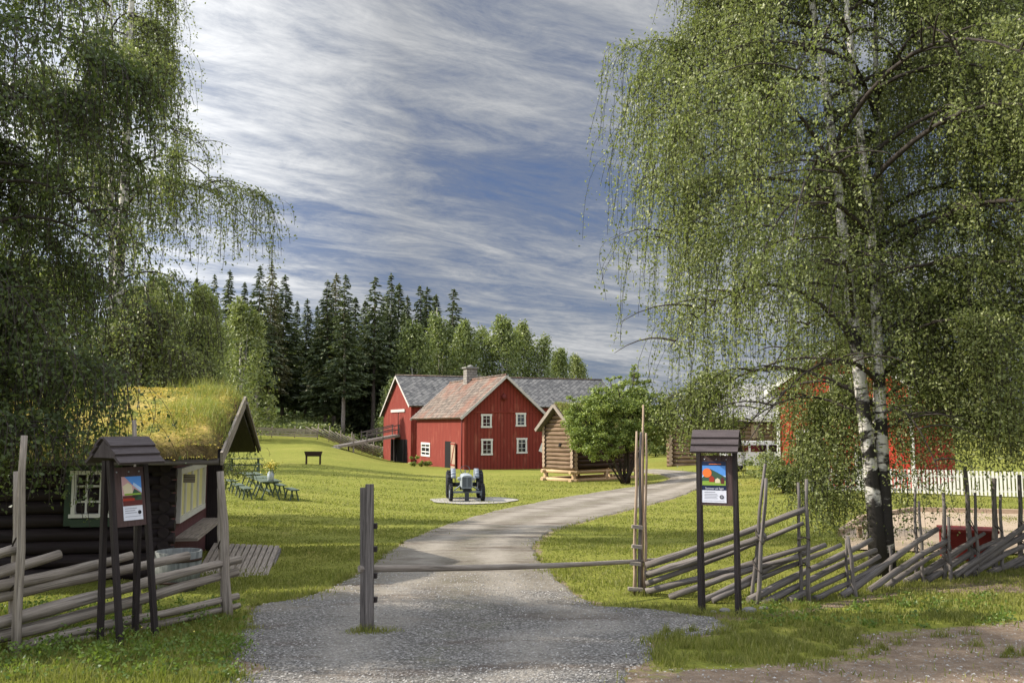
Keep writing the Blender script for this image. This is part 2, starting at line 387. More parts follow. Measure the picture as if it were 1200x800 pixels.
class MB:
    def __init__(s): s.v = []; s.f = []; s.uv = []; s.m = []; s.sm = []
    def face(s, pts, uvs, mat=0, smooth=False):
        n = len(s.v); s.v += [tuple(p) for p in pts]
        s.f.append(list(range(n, n+len(pts)))); s.uv.append([tuple(u) for u in uvs]); s.m.append(mat); s.sm.append(smooth)
    def box(s, c, size, X=(1, 0, 0), Y=(0, 1, 0), Z=(0, 0, 1), mat=0):
        c = Vector(c); ax = [Vector(X).normalized(), Vector(Y).normalized(), Vector(Z).normalized()]
        h = [q/2 for q in size]; L = max(range(3), key=lambda i: size[i])
        off = random.random()*10
        for i in range(3):
            for sg in (-1, 1):
                j, k = (i+1) % 3, (i+2) % 3
                if sg < 0: j, k = k, j
                cn = c + ax[i]*h[i]*sg
                pts = [cn - ax[j]*h[j] - ax[k]*h[k], cn + ax[j]*h[j] - ax[k]*h[k], cn + ax[j]*h[j] + ax[k]*h[k], cn - ax[j]*h[j] + ax[k]*h[k]]
                lc = [(-h[j], -h[k]), (h[j], -h[k]), (h[j], h[k]), (-h[j], h[k])]
                if j == L: uv = [(b+off, a+off) for a, b in lc]
                else: uv = [(a+off, b+off) for a, b in lc]
                s.face(pts, uv, mat)
    def bar(s, p0, p1, w, h, up=(0, 0, 1), mat=0):
        p0 = Vector(p0); p1 = Vector(p1); z = (p1-p0); L = z.length; z = z.normalized()
        u = Vector(up)
        if abs(z.dot(u)) > .98: u = Vector((0, 1, 0))
        x = u.cross(z).normalized(); y = z.cross(x)
        s.box((p0+p1)/2, (w, h, L), x, y, z, mat)
    def tube(s, pts, rad, n=8, mat=0, caps=True, capmat=None, wob=0.0, smooth=True):
        pts = [Vector(p) for p in pts]; rings = []; L = 0; off = random.random()*10
        if isinstance(rad, (int, float)): rad = [rad]*len(pts)
        t0 = (pts[1]-pts[0]).normalized()
        ref = Vector((0, 0, 1)) if abs(t0.z) < .9 else Vector((1, 0, 0))
        x = t0.cross(ref).normalized(); base = len(s.v)
        uvl = []
        for i, p in enumerate(pts):
            t = (pts[min(i+1, len(pts)-1)] - pts[max(i-1, 0)]).normalized()
            x = (x - t*x.dot(t)).normalized(); y = t.cross(x)
            if i: L += (pts[i]-pts[i-1]).length
            for k in range(n):
                a = 2*PI*k/n; r = rad[i]*(1+random.uniform(-wob, wob))
                s.v.append(tuple(p + x*math.cos(a)*r + y*math.sin(a)*r))
            uvl.append(L)
        rm = sum(rad)/len(rad)
        for i in range(len(pts)-1):
            for k in range(n):
                k2 = (k+1) % n
                s.f.append([base+i*n+k, base+i*n+k2, base+(i+1)*n+k2, base+(i+1)*n+k])
                u0 = 2*PI*rm*k/n+off; u1 = 2*PI*rm*(k+1)/n+off
                s.uv.append([(u0, uvl[i]+off), (u1, uvl[i]+off), (u1, uvl[i+1]+off), (u0, uvl[i+1]+off)]); s.m.append(mat); s.sm.append(smooth)
        if caps:
            cm = mat if capmat is None else capmat
            for i, rev in ((0, True), (len(pts)-1, False)):
                idx = [base+i*n+k for k in range(n)]
                if rev: idx = idx[::-1]
                s.f.append(idx); s.uv.append([(math.cos(2*PI*k/n)*rm, math.sin(2*PI*k/n)*.02) for k in range(n)]); s.m.append(cm); s.sm.append(False)
    def planar(s, pts, thick, mat=0, side=None):
        """polygon slab: pts counter-clockwise seen from outside, extruded backwards"""
        pts = [Vector(p) for p in pts]
        n = Vector((0, 0, 0))
        for i in range(len(pts)): n += pts[i].cross(pts[(i+1) % len(pts)])
        n.normalize()
        if abs(n.z) > .999: u = Vector((1, 0, 0))
        else: u = Vector((0, 0, 1)).cross(n).normalized()
        v = n.cross(u)
        uvf = lambda p: (p.dot(u), p.dot(v))
        s.face(pts, [uvf(p) for p in pts], mat)
        back = [p - n*thick for p in pts]
        s.face(back[::-1], [uvf(p) for p in back[::-1]], mat if side is None else side)
        sm = mat if side is None else side
        for i in range(len(pts)):
            j = (i+1) % len(pts); e = (pts[j]-pts[i]).length
            s.face([pts[j], pts[i], back[i], back[j]], [(0, e), (0, 0), (thick, 0), (thick, e)], sm)
    def lathe(s, c, prof, n=16, mat=0, axis=(0, 0, 1), smooth=True):
        c = Vector(c); z = Vector(axis).normalized()
        x = z.orthogonal().normalized(); y = z.cross(x); base = len(s.v)
        for r, h in prof:
            for k in range(n):
                a = 2*PI*k/n; s.v.append(tuple(c + z*h + (x*math.cos(a)+y*math.sin(a))*r))
        for i in range(len(prof)-1):
            for k in range(n):
                k2 = (k+1) % n
                s.f.append([base+i*n+k, base+i*n+k2, base+(i+1)*n+k2, base+(i+1)*n+k])
                s.uv.append([(k*.1, prof[i][1]), (k*.1+.1, prof[i][1]), (k*.1+.1, prof[i+1][1]), (k*.1, prof[i+1][1])]); s.m.append(mat); s.sm.append(smooth)
    def build(s, name, mats, parent=None, world=True, smooth=None):
        if not isinstance(mats, (list, tuple)): mats = [mats]
        off = Vector((0, 0, 0))
        if parent is not None and world:
            q = parent
            while q: off = off + q.location; q = q.parent
        me = bpy.data.meshes.new(name)
        me.from_pydata([(v[0]-off.x, v[1]-off.y, v[2]-off.z) for v in s.v], [], s.f)
        uvl = me.uv_layers.new(name='UVMap')
        flatuv = [c for fu in s.uv for u in fu for c in u]
        uvl.data.foreach_set('uv', flatuv)
        me.polygons.foreach_set('material_index', s.m)
        me.polygons.foreach_set('use_smooth', s.sm)
        for m in mats: me.materials.append(m)
        me.update()
        o = bpy.data.objects.new(name, me); COL.objects.link(o)
        if parent is not None: o.parent = parent
        return o

def npmesh(name, V, Fq, mats, parent=None, tint=None, off=(0, 0, 0), smooth=False):
    """V (n,3) Fq (m,k) all faces same size k"""
    me = bpy.data.meshes.new(name)
    V = np.asarray(V, np.float32) - np.asarray(off, np.float32)
    m, k = Fq.shape
    me.vertices.add(len(V)); me.vertices.foreach_set('co', V.ravel())
    me.loops.add(m*k); me.loops.foreach_set('vertex_index', Fq.astype(np.int32).ravel())
    me.polygons.add(m); me.polygons.foreach_set('loop_start', np.arange(0, m*k, k, dtype=np.int32))
    me.polygons.foreach_set('loop_total', np.full(m, k, np.int32))
    if smooth: me.polygons.foreach_set('use_smooth', np.ones(m, bool))
    if tint is not None:
        a = me.attributes.new('tint', 'FLOAT', 'FACE'); a.data.foreach_set('value', np.asarray(tint, np.float32))
    me.update(calc_edges=True)
    me.materials.append(mats)
    o = bpy.data.objects.new(name, me); COL.objects.link(o)
    if parent is not None: o.parent = parent
    return o
def leaves(C, size, droop=.3, elong=1.35, rs=RS):
    """diamond leaves at centres C; returns V, F"""
    n = len(C); size = np.broadcast_to(size, (n,))
    d = rs.normal(size=(n, 3)); d[:, 2] -= droop*2.0; d /= np.linalg.norm(d, axis=1)[:, None]
    r = rs.normal(size=(n, 3)); w = np.cross(d, r); w /= np.linalg.norm(w, axis=1)[:, None]
    L = (size*elong/2)[:, None]*d; W = (size/2*.78)[:, None]*w
    nn = np.cross(d, w)*(size*.12)[:, None]
    V = np.empty((n, 4, 3)); V[:, 0] = C - L; V[:, 1] = C + W - L*.15 + nn; V[:, 2] = C + L; V[:, 3] = C - W - L*.15 + nn
    return V.reshape(-1, 3), np.arange(n*4).reshape(n, 4)

# ------------------------------------------------------------------ trees
def smoothnoise(n, amp, rs):
    a = rs.normal(size=n)*amp
    return np.cumsum(a)
def birch(name, base, H, R, trunks, label, group, seed, nprim=46, strands=1500, slen=(.6, 2.2), leaf=.05, lsp=.035,
          mat='leaf_birch', rt=.17, hmin=2.2, side=None, low=.4, twigs=True, sec=5, bark='birch_bark', trunkst=0, clear=False, clumpy=1.0, clumpf=1.9):
    """R: function of height (above ground) -> crown radius. base world Vector."""
    rs = np.random.RandomState(seed); rnd = random.Random(seed)
    root = empty(name, base, label, 'tree', group)
    B = np.array(base)
    tb = MB(); paths = []
    for (dx, dy, lx, ly, hh, rr) in trunks:
        n = 14; pts = []
        for i in range(n+1):
            t = i/n; h = hh*t
            pts.append(Vector((B[0]+dx+lx*t**1.2+.10*math.sin(3*t*PI+seed+dx*9)*t, B[1]+dy+ly*t+.08*math.sin(2.3*t*PI+seed), B[2]-.1+h)))
        rad = [rr*(1.35 if i == 0 else 1.0)*(1-.9*(i/n))+.012 for i in range(n+1)]
        tb.tube(pts, rad, 12, 0, wob=.04); paths.append((pts, hh))
    tb.build('trunk', M[bark], root)
    br = MB(); starts = []; dirs = []
    for i in range(nprim):
        f = (i+.5)/nprim; h0 = hmin + (H*.97-hmin)*f**1.05
        pts_t, hh = paths[i % len(paths)]
        if h0 > hh*.97: pts_t, hh = max(paths, key=lambda q: q[1])
        tt = min(h0/hh, .99)*(len(pts_t)-1); k = int(tt); p0 = pts_t[k].lerp(pts_t[min(k+1, len(pts_t)-1)], tt-k)
        az = i*2.39996 + rnd.uniform(-.5, .5)
        if side is not None and rnd.random() < side[1]: az = side[0] + rnd.uniform(-.9, .9)
        rise = rnd.uniform(.35, .75)*(1.0 - .25*f)
        Lr = R(min(h0+rise*1.5, H))*rnd.uniform(.62, 1.03)
        if Lr < .3: Lr = .3
        pts = []; m = 9
        bend = rnd.uniform(-.5, .5)
        for j in range(m+1):
            s = j/m; a = az + bend*s*.5
            zz = Lr*(rise*s*1.25 - (.55+rise*.45)*s**2.3*1.05)
            pts.append(p0 + Vector((math.cos(a)*Lr*s, math.sin(a)*Lr*s, zz)))
        r0 = .012+.009*Lr
        rad = [max(.006, r0*(1-.85*j/m)) for j in range(m+1)]
        br.tube(pts, rad, 6, 0, caps=False)
        arr = np.array([tuple(q) for q in pts])
        # sub branches
        for q in range(sec):
            s = rnd.uniform(.25, .98)*m; k = int(min(s, m-1)); pp = arr[k]*(1-(s-k)) + arr[k+1]*(s-k)
            a2 = az + rnd.choice((-1, 1))*rnd.uniform(.4, 1.2); l2 = Lr*rnd.uniform(.18, .42)
            sp = [pp + np.array([math.cos(a2)*l2*u, math.sin(a2)*l2*u, l2*(.35*u-.5*u*u)]) for u in np.linspace(0, 1, 6)]
            br.tube(sp, [max(.004, r0*.4*(1-.8*u)) for u in np.linspace(0, 1, 6)], 4, 0, caps=False)
            for u in np.linspace(.15, 1, 6):
                kk = int(min(u*5, 4)); c = sp[kk]*(1-(u*5-kk)) + sp[kk+1]*(u*5-kk)
                starts.append(c); dirs.append((math.cos(a2), math.sin(a2)))
        for s in np.linspace(.22, 1, 9):
            k = int(min(s*m, m-1)); c = arr[k]*(1-(s*m-k)) + arr[k+1]*(s*m-k)
            starts.append(c); dirs.append((math.cos(az), math.sin(az)))
    if trunkst:
        for q in range(int(len(starts)*trunkst)):
            pt, hh = paths[q % len(paths)]; k = rnd.uniform(.13, .6)*(len(pt)-1); a_ = rnd.uniform(0, 6.28); rr_ = rnd.uniform(.15, 1.0)
            c = pt[int(k)].lerp(pt[int(k)+1], k-int(k)); starts.append(np.array([c.x+math.cos(a_)*rr_, c.y+math.sin(a_)*rr_, c.z])); dirs.append((math.cos(a_), math.sin(a_)))
    starts = np.array(starts); dirs = np.array(dirs)
    if clear:
        tx = np.interp(starts[:, 2], [q.z for q in paths[0][0]], [q.x for q in paths[0][0]]); hh_ = starts[:, 2]-B[2]
        p_ = np.ones(len(starts)); d_x = starts[:, 0]-tx
        p_[(starts[:, 1] < B[1]-.1) & (np.abs(d_x) < 1.15)] = .06
        p_[(d_x > -1.9) & (d_x < -.1) & (hh_ > 2.3) & (hh_ < 5.4)] = .15
        p_[(d_x < -1.9) & (hh_ < 4.6)] = .85
        kk = rs.rand(len(starts)) < p_; starts = starts[kk]; dirs = dirs[kk]
        ex = []; ed = []
        for q in range(115):
            a_ = rs.uniform(0, 6.28); rr_ = rs.uniform(.1, 1.1); hz = rs.uniform(1.0, 3.4)
            ex.append([np.interp(B[2]+hz, [q_.z for q_ in paths[0][0]], [q_.x for q_ in paths[0][0]])+rr_*np.cos(a_), B[1]+rr_*np.sin(a_), B[2]+hz]); ed.append([np.cos(a_), np.sin(a_)])
        starts = np.vstack([starts, ex]); dirs = np.vstack([dirs, ed])
    w_ = np.zeros(len(starts))
    for q in range(9):
        k3 = rs.normal(size=3)*np.array([1, 1, 1.1])*clumpf; w_ += np.sin(starts@k3+rs.uniform(0, 6.3))
    w_ = np.exp(clumpy*w_/3.0); w_ /= w_.sum()
    idx = rs.choice(len(starts), strands, p=w_)
    C = []; tints = []; SV = []; SF = []; nv = 0
    for ii in idx:
        c = starts[ii]; dd = dirs[ii]
        hgt = c[2]-B[2]
        L = rs.uniform(*slen)*(1.0 if hgt > 2.5 else .8)
        lw = low(c[0]-B[0], c[1]-B[1]) if callable(low) else low
        if hgt < lw-.2: continue
        L = min(L, max(.15, hgt-lw+rs.uniform(-.3, .1)))
        out = np.array([dd[0], dd[1], 0])*rs.uniform(.05, .6) + np.append(rs.normal(size=2)*.22, 0)
        n = max(5, int(L/lsp)); s = np.linspace(0, 1, n)
        sway = rs.normal(size=2)*.09
        z = -L*(s**1.25) + .10*np.sin(s*PI)
        xy = out[None, :2]*(1-np.exp(-3*s))[:, None] + sway[None, :]*np.sin(s*4+rs.uniform(0, 6))[:, None]
        p = np.column_stack([c[0]+xy[:, 0], c[1]+xy[:, 1], c[2]+z])
        if twigs:
            q = p[::max(1, n//6)]; w = .0035*leaf/.05
            a = q + np.array([w, 0, 0]); b = q - np.array([w, w*.6, 0]); m = len(q)
            SV.append(np.vstack([a, b])); k = np.arange(m-1)
            SF.append(np.column_stack([k, k+1, k+1+m, k+m]) + nv); nv += 2*m
        p = p + rs.normal(size=p.shape)*(leaf*.9+rs.uniform(0, .05))*np.minimum(1, .5+rs.uniform(0, 1.2, (n, 1)))
        C.append(p); tints.append(np.clip(rs.uniform(0, 1, n)*.75 + rs.uniform(0, .35), 0, 1))
    C = np.vstack(C); T = np.concatenate(tints)
    V, Fc = leaves(C, leaf*rs.uniform(.5, 1.25, len(C)), .35, rs=rs)
    npmesh('crown', V, Fc, M[mat], root, T, off=B)
    bo = br.build('branches', M['branch'], root)
    if twigs: npmesh('twigs', np.vstack(SV), np.vstack(SF), M['branch'], root, off=B)
    return root

def broadleaf(name, base, blobs, label, group, seed, nleaf=20000, leaf=.12, mat='leaf_fresh', trunks=((0, 0, .12),), cat='tree', trunkmat='branch', clump=.45):
    """blobs: (dx,dy,z,rx,ry,rz) relative to base"""
    rs = np.random.RandomState(seed); rnd = random.Random(seed)
    root = empty(name, base, label, cat, group); B = Vector(base)
    tb = MB(); br = MB()
    tot = sum(b[3]*b[4]*b[5] for b in blobs)
    C = []
    for k, (dx, dy, z, rx, ry, rz) in enumerate(blobs):
        n = int(nleaf*(rx*ry*rz)/tot)
        # clump centres biased to the shell
        nc = max(6, int(n/90)); d = rs.normal(size=(nc, 3)); d /= np.linalg.norm(d, axis=1)[:, None]
        rr = rs.uniform(.25, 1.08, nc)**.6
        cc = d*rr[:, None]*np.array([rx, ry, rz]) + np.array([dx, dy, z])
        cc[:, 2] = np.maximum(cc[:, 2], .15 + .1*rs.rand(nc))
        w = rs.randint(0, nc, n); sg = clump*(rx+ry)/2*rs.uniform(.25, .6, nc)
        C.append(cc[w] + rs.normal(size=(n, 3))*sg[w][:, None]*np.array([1, 1, .6]))
        t = trunks[k % len(trunks)]
        p0 = B + Vector((t[0], t[1], -.05)); p3 = B + Vector((dx, dy, z+rz*.3))
        mid = p0.lerp(p3, .45) + Vector((rnd.uniform(-.1, .1), rnd.uniform(-.1, .1), .15*z))
        tb.tube([p0, p0.lerp(mid, .5)+Vector((.02, 0, 0)), mid, mid.lerp(p3, .5), p3], [t[2]*1.2, t[2], t[2]*.75, t[2]*.5, .02], 7)
        for q in cc[:min(nc, 10)]:
            q = B + Vector(q); m2 = mid.lerp(p3, rnd.uniform(.1, .8))
            br.tube([m2, m2.lerp(q, .5)+Vector((0, 0, .1)), q], [t[2]*.3, t[2]*.2, .01], 4, caps=False)
    C = np.vstack(C)+np.array(B)
    g = np.array(B)[2]; C = C[C[:, 2] > g+.05]
    V, Fc = leaves(C, leaf*rs.uniform(.6, 1.25, len(C)), .1, rs=rs)
    tb.build('trunk', M[trunkmat], root)
    if len(br.v): br.build('branches', M['branch'], root)
    npmesh('crown', V, Fc, M[mat], root, rs.uniform(0, 1, len(C)), off=B)
    return root

def spruce(name, base, H, R, seed, label, group, hmin=3.0, mat='needle', bark='pine_bark', rt=.22, dens=1.0, sparse=0.0):
    rs = np.random.RandomState(seed)
    root = empty(name, base, label, 'tree', group); B = np.array(base)
    tb = MB(); n = 8
    tb.tube([Vector((B[0]+.15*math.sin(i*.9+seed)*i/n, B[1], B[2]-.2+H*i/n)) for i in range(n+1)], [rt*(1-.93*i/n) for i in range(n+1)], 8)
    tb.build('trunk', M[bark], root)
    C = []; D = []; S = []
    h = hmin
    while h < H-.15:
        f = (h-hmin)/(H-hmin); Rr = R*(1-f)**.8*(0.55+.45*min(1, f*5+.35))+.12
        nb = int((6+5*(1-f))*dens)
        for b in range(nb):
            if rs.rand() < sparse: continue
            az = rs.uniform(0, 2*PI); L = Rr*rs.uniform(.6, 1.15); m = max(6, int(L*13*dens))
            s = rs.uniform(.1, 1, m)**.8
            z = h + L*(.12*s - .42*s*s) + .15*L*s**4
            side = rs.normal(size=m)*.13*L*(1.1-s)
            x = np.cos(az)*L*s - np.sin(az)*side; y = np.sin(az)*L*s + np.cos(az)*side
            C.append(np.column_stack([x, y, z-abs(side)*.3]))
            dd = np.column_stack([np.cos(az)+rs.normal(size=m)*.5, np.sin(az)+rs.normal(size=m)*.5, -.55+rs.normal(size=m)*.35])
            D.append(dd); S.append(rs.uniform(.4, .8, m)*(1-.4*f))
        h += rs.uniform(.28, .46)*(1-.3*f)
    m = 10; C.append(np.column_stack([rs.normal(size=m)*.04, rs.normal(size=m)*.04, H-rs.rand(m)*.7])); D.append(np.tile([0, 0, 1.0], (m, 1))+rs.normal(size=(m, 3))*.25); S.append(np.full(m, .35))
    C = np.vstack(C); D = np.vstack(D); S = np.concatenate(S)
    D /= np.linalg.norm(D, axis=1)[:, None]
    w = np.cross(D, rs.normal(size=D.shape)); w /= np.linalg.norm(w, axis=1)[:, None]
    k = len(C); V = np.empty((k, 4, 3)); Lv = D*S[:, None]; W = w*(S*.22)[:, None]
    V[:, 0] = C-Lv*.5; V[:, 1] = C+W; V[:, 2] = C+Lv*.6; V[:, 3] = C-W
    npmesh('crown', V.reshape(-1, 3), np.arange(k*4).reshape(k, 4), M[mat], root, rs.uniform(0, 1, k))
    return root
def place(proto, loc, label, rotz=0, scale=1.0, used=set()):
    if proto.name not in used: used.add(proto.name); o = proto
    else: o = copy_tree(proto)
    o.location = loc; o.rotation_euler = (0, 0, rotz)
    o.scale = (scale, scale, scale) if not isinstance(scale, tuple) else scale
    o['label'] = label
    return o

# ================================================================== GROUND
def axis(segs):
    out = [segs[0][0]]
    for a, b, st in segs:
        n = max(1, int(round((b-a)/st))); out += list(np.linspace(a, b, n+1)[1:])
    return np.array(out)
gx = axis([(-2600, -600, 250), (-600, -150, 40), (-150, -40, 4), (-40, -14, .6), (-14, 16, .13), (16, 40, .6), (40, 150, 4), (150, 600, 40), (600, 2600, 250)])
gy = axis([(-60, 0, 5), (0, 5, .5), (5, 19, .11), (19, 40, .3), (40, 130, 1.2), (130, 300, 10), (300, 900, 60), (900, 3400, 250)])
XX, YY = np.meshgrid(gx, gy); ZZ = Gz(XX, YY)
def polydist(px, py, poly):
    """signed distance (inside positive) to polygon, numpy"""
    px = px.ravel(); py = py.ravel(); d = np.full(px.shape, 1e9); ins = np.zeros(px.shape, bool)
    n = len(poly)
    for i in range(n):
        ax, ay = poly[i]; bx, by = poly[(i+1) % n]
        ex, ey = bx-ax, by-ay; t = np.clip(((px-ax)*ex+(py-ay)*ey)/(ex*ex+ey*ey+1e-9), 0, 1)
        d = np.minimum(d, np.hypot(px-ax-t*ex, py-ay-t*ey))
        c = ((ay > py) != (by > py)) & (px < (bx-ax)*(py-ay)/(by-ay+1e-12)+ax); ins ^= c
    return np.where(ins, d, -d)
gp = lambda l: [(G(a, b).x, G(a, b).y) for a, b in l]
dirt_poly = gp([(1000, 744), (1075, 740), (1150, 733), (1260, 722), (1400, 860), (560, 860), (640, 803), (800, 785), (900, 780), (1010, 770), (1000, 752)])
dirt2 = gp([(800, 712), (868, 722), (935, 712), (1060, 690), (1060, 697), (930, 722), (860, 728), (800, 718)])
dirt3 = gp([(1010, 690), (1200, 668), (1300, 655), (1300, 690), (1150, 700)])
# ---- gravel path outline, laid out on the ground
ST = [((200, 860), (700, 860)), ((262, 800), (735, 800)), ((266, 768), (772, 773)), ((278, 742), (770, 752)), ((290, 724), (862, 738)), ((296, 710), (838, 724)),
      ((340, 703), (765, 714)), ((375, 694), (705, 711)), ((405, 680), (682, 700)), ((428, 668), (662, 686)), ((442, 656), (645, 668)), ((458, 645), (630, 652)), ((480, 632), (628, 638)),
      ((512, 619), (648, 622)), ((560, 604), (700, 607)), ((612, 592), (748, 595)), ((680, 580), (792, 583)), ((740, 571), (818, 573)), ((775, 565), (830, 566)),
      ((785, 560), (838, 560.5)), ((775, 556), (830, 555.5)), ((752, 553.5), (800, 552)), ((728, 552), (768, 549.8))]
Lw = [G(*a) for a, b in ST]; Rw = [G(*b) for a, b in ST]
Lw[0] = Vector((-5.2, 3.0, 0)); Rw[0] = Vector((1.2, 3.0, 0))
Lw.insert(0, Vector((-7, -12, 0))); Rw.insert(0, Vector((2.5, -12, 0)))
path_poly = [(p.x, p.y) for p in Lw] + [(p.x, p.y) for p in Rw[::-1]]
near = (np.abs(XX) < 30) & (YY < 70) & (YY > -20)
pd = np.full(XX.shape, -99.0); pd[near] = polydist(XX[near], YY[near], path_poly)
earth = np.zeros(XX.shape)
def addearth(poly, w, amt=1.0):
    d = np.full(XX.shape, -99.0); d[near] = polydist(XX[near], YY[near], poly)
    np.maximum(earth, amt*sstep((d+w)/(2*w)), out=earth)
addearth(dirt_poly, .8); addearth(dirt2, .25, .75); addearth(dirt3, .5, .6)
earth = np.maximum(earth, .58*sstep((pd+.30)/.35))
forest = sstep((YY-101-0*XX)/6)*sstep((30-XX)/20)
ids = np.arange(XX.size).reshape(XX.shape)
Q = np.stack([ids[:-1, :-1], ids[:-1, 1:], ids[1:, 1:], ids[1:, :-1]], -1).reshape(-1, 4)
ground = npmesh('ground', np.column_stack([XX.ravel(), YY.ravel(), ZZ.ravel()]), Q, M['ground'], smooth=True)
ground['kind'] = 'structure'
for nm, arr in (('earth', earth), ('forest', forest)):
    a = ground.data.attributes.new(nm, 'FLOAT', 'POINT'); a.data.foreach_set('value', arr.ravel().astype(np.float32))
# path mesh
def resample(a, nper):
    out = []
    for i in range(len(a)-1):
        p0 = a[max(i-1, 0)]; p1 = a[i]; p2 = a[i+1]; p3 = a[min(i+2, len(a)-1)]
        for k in range(nper):
            t = k/nper
            out.append(.5*((2*p1)+(p2-p0)*t+(2*p0-5*p1+4*p2-p3)*t*t+(3*p1-p0-3*p2+p3)*t**3))
    out.append(a[-1]); return np.array([(p.x, p.y) for p in out])
LL = resample(Lw, 24); RR = resample(Rw, 24); nst = len(LL); nc = 60
s = np.arange(nst)
def wob(seed, sc):
    r = np.random.RandomState(seed); return sum(np.sin(s*f+r.uniform(0, 6))*a for f, a in ((.21, .5), (.53, .35), (1.17, .3), (2.3, .25), (3.1, .2)))*sc
wd = np.hypot(*(RR-LL).T); nrm = (RR-LL)/wd[:, None]
LL = LL + nrm*(wob(1, .06))[:, None]; RR = RR + nrm*(wob(2, .06))[:, None]
tt = np.linspace(0, 1, nc)
PX = LL[:, None, 0]*(1-tt)+RR[:, None, 0]*tt; PY_ = LL[:, None, 1]*(1-tt)+RR[:, None, 1]*tt
PZ = Gz(PX, PY_) + .010 + .0006*np.abs(PY_)
PZ[:, 0] -= .03+.0008*np.abs(PY_[:, 0]); PZ[:, -1] -= .03+.0008*np.abs(PY_[:, -1])
ids = np.arange(PX.size).reshape(PX.shape)
Q = np.stack([ids[:-1, :-1], ids[:-1, 1:], ids[1:, 1:], ids[1:, :-1]], -1).reshape(-1, 4)
pth = npmesh('gravel_path', np.column_stack([PX.ravel(), PY_.ravel(), PZ.ravel()]), Q, M['gravel'], smooth=True); pth['kind'] = 'structure'
loose = np.clip(1.05-(PY_-8.5)/6.5, 0, 1)
ac_ = pth.data.attributes.new('across', 'FLOAT', 'POINT'); ac_.data.foreach_set('value', np.tile(tt, nst).astype(np.float32))
a = pth.data.attributes.new('loose', 'FLOAT', 'POINT'); a.data.foreach_set('value', loose.ravel().astype(np.float32))

def pathdist(x, y):
    return polydist(np.asarray(x), np.asarray(y), path_poly)
# loose stones on the gravel
n = 60000; y = 6.2+8.5*RS.rand(n)**1.6; x = RS.uniform(-6, 6, n)
k = pathdist(x, y) > .05
k |= (polydist(x, y, dirt_poly) > 0) & (RS.rand(n) < .35); x = x[k]; y = y[k]
sz = .005+.012*RS.rand(len(x))**3
base_o = np.array([[1, 0, 0], [0, 1, 0], [-1, 0, 0], [0, -1, 0], [0, 0, .7], [0, 0, -.7]], float)
tri = np.array([[0, 1, 4], [1, 2, 4], [2, 3, 4], [3, 0, 4]])
V = base_o[None, :5]*RS.uniform(.6, 1.3, (len(x), 5, 3))*sz[:, None, None]
an = RS.uniform(0, 6.28, len(x)); c, s_ = np.cos(an)[:, None], np.sin(an)[:, None]
V = np.stack([V[..., 0]*c-V[..., 1]*s_, V[..., 0]*s_+V[..., 1]*c, V[..., 2]], -1)
V += np.stack([x, y, Gz(x, y)+.014+.0006*y], -1)[:, None, :]
Fq = (np.arange(len(x))*5)[:, None, None]+tri[None]
pb = npmesh('loose_stones', V.reshape(-1, 3), Fq.reshape(-1, 3), M['pebble'], tint=np.repeat(RS.rand(len(x)), 4))
tagobj(pb, 'loose grey stones scattered over the gravel drive', 'gravel', kind='stuff')

def blades(name, x, y, z, h, w, mat, parent=None, off=(0, 0, 0), lean=.35, tint=None, curved=True):
    n = len(x); a = RS.uniform(0, 2*PI, n); la = RS.uniform(0, 2*PI, n); ll = RS.uniform(.1, 1, n)*lean*h
    b = np.stack([x, y, z], -1); wv = np.stack([np.cos(a), np.sin(a), np.zeros(n)], -1)*(w/2)[:, None]
    mid = b + np.stack([np.cos(la)*ll*.35, np.sin(la)*ll*.35, h*.6], -1)
    tip = b + np.stack([np.cos(la)*ll, np.sin(la)*ll, h*(1-.25*ll/h)], -1)
    t = RS.rand(n) if tint is None else tint
    if not curved:
        V = np.empty((n, 4, 3)); V[:, 0] = b-wv; V[:, 1] = b+wv; V[:, 2] = tip+wv*.2; V[:, 3] = tip-wv*.2
        return npmesh(name, V.reshape(-1, 3), np.arange(n*4).reshape(n, 4), M[mat], parent, t, off)
    V = np.empty((n, 6, 3)); V[:, 0] = b-wv; V[:, 1] = b+wv; V[:, 2] = mid+wv*.7; V[:, 3] = mid-wv*.7; V[:, 4] = tip+wv*.1; V[:, 5] = tip-wv*.1
    Fq = (np.arange(n)*6)[:, None, None]+np.array([[0, 1, 2, 3], [3, 2, 4, 5]])[None]
    return npmesh(name, V.reshape(-1, 3), Fq.reshape(-1, 4), M[mat], parent, np.repeat(t, 2), off)
# ---- lawn blades, thinning with distance
def scatter(n, y0, y1, pw, half=.64):
    y = y0+(y1-y0)*RS.rand(n)**pw; x = RS.uniform(-half, half, n)*y*1.0
    return x, y
x, y = scatter(640000, 5.8, 62, 2.2)
pdv = pathdist(x, y); dd = polydist(x, y, dirt_poly); d2 = polydist(x, y, dirt2)
pn = np.sin(x*2.1+1)*np.sin(y*2.7)+np.sin(x*.9+y*1.3)+.6*np.sin(x*5.3)*np.sin(y*4.7+1)
jit = RS.normal(size=len(x))
vn = np.sin(x*3.7+2*np.sin(y*2.2))*np.sin(y*4.1+1.7*np.sin(x*1.9))+.5*np.sin(x*9+y*7)
keep = (pdv < .0+.07*pn+(.07+.006*y)*jit) & ((dd < -.1+.16*pn+.16*jit) | ((RS.rand(len(x)) < .02))) & ((d2 < 0) | (RS.rand(len(x)) < .3))
keep &= ~((dd > -1.7) & (y < 11.5) & (vn+.35*jit < -.25-dd*.25))
keep &= RS.rand(len(x)) < np.clip(.72+.32*pn, .12, 1)*np.clip((62-y)/38, 0, 1)
x, y, pdv, dd, pn = [q[keep] for q in (x, y, pdv, dd, pn)]
rough = (y < 11.5)*(x < -2.9) + (dd > -1.2) + (pdv > -.35)*(y < 16)
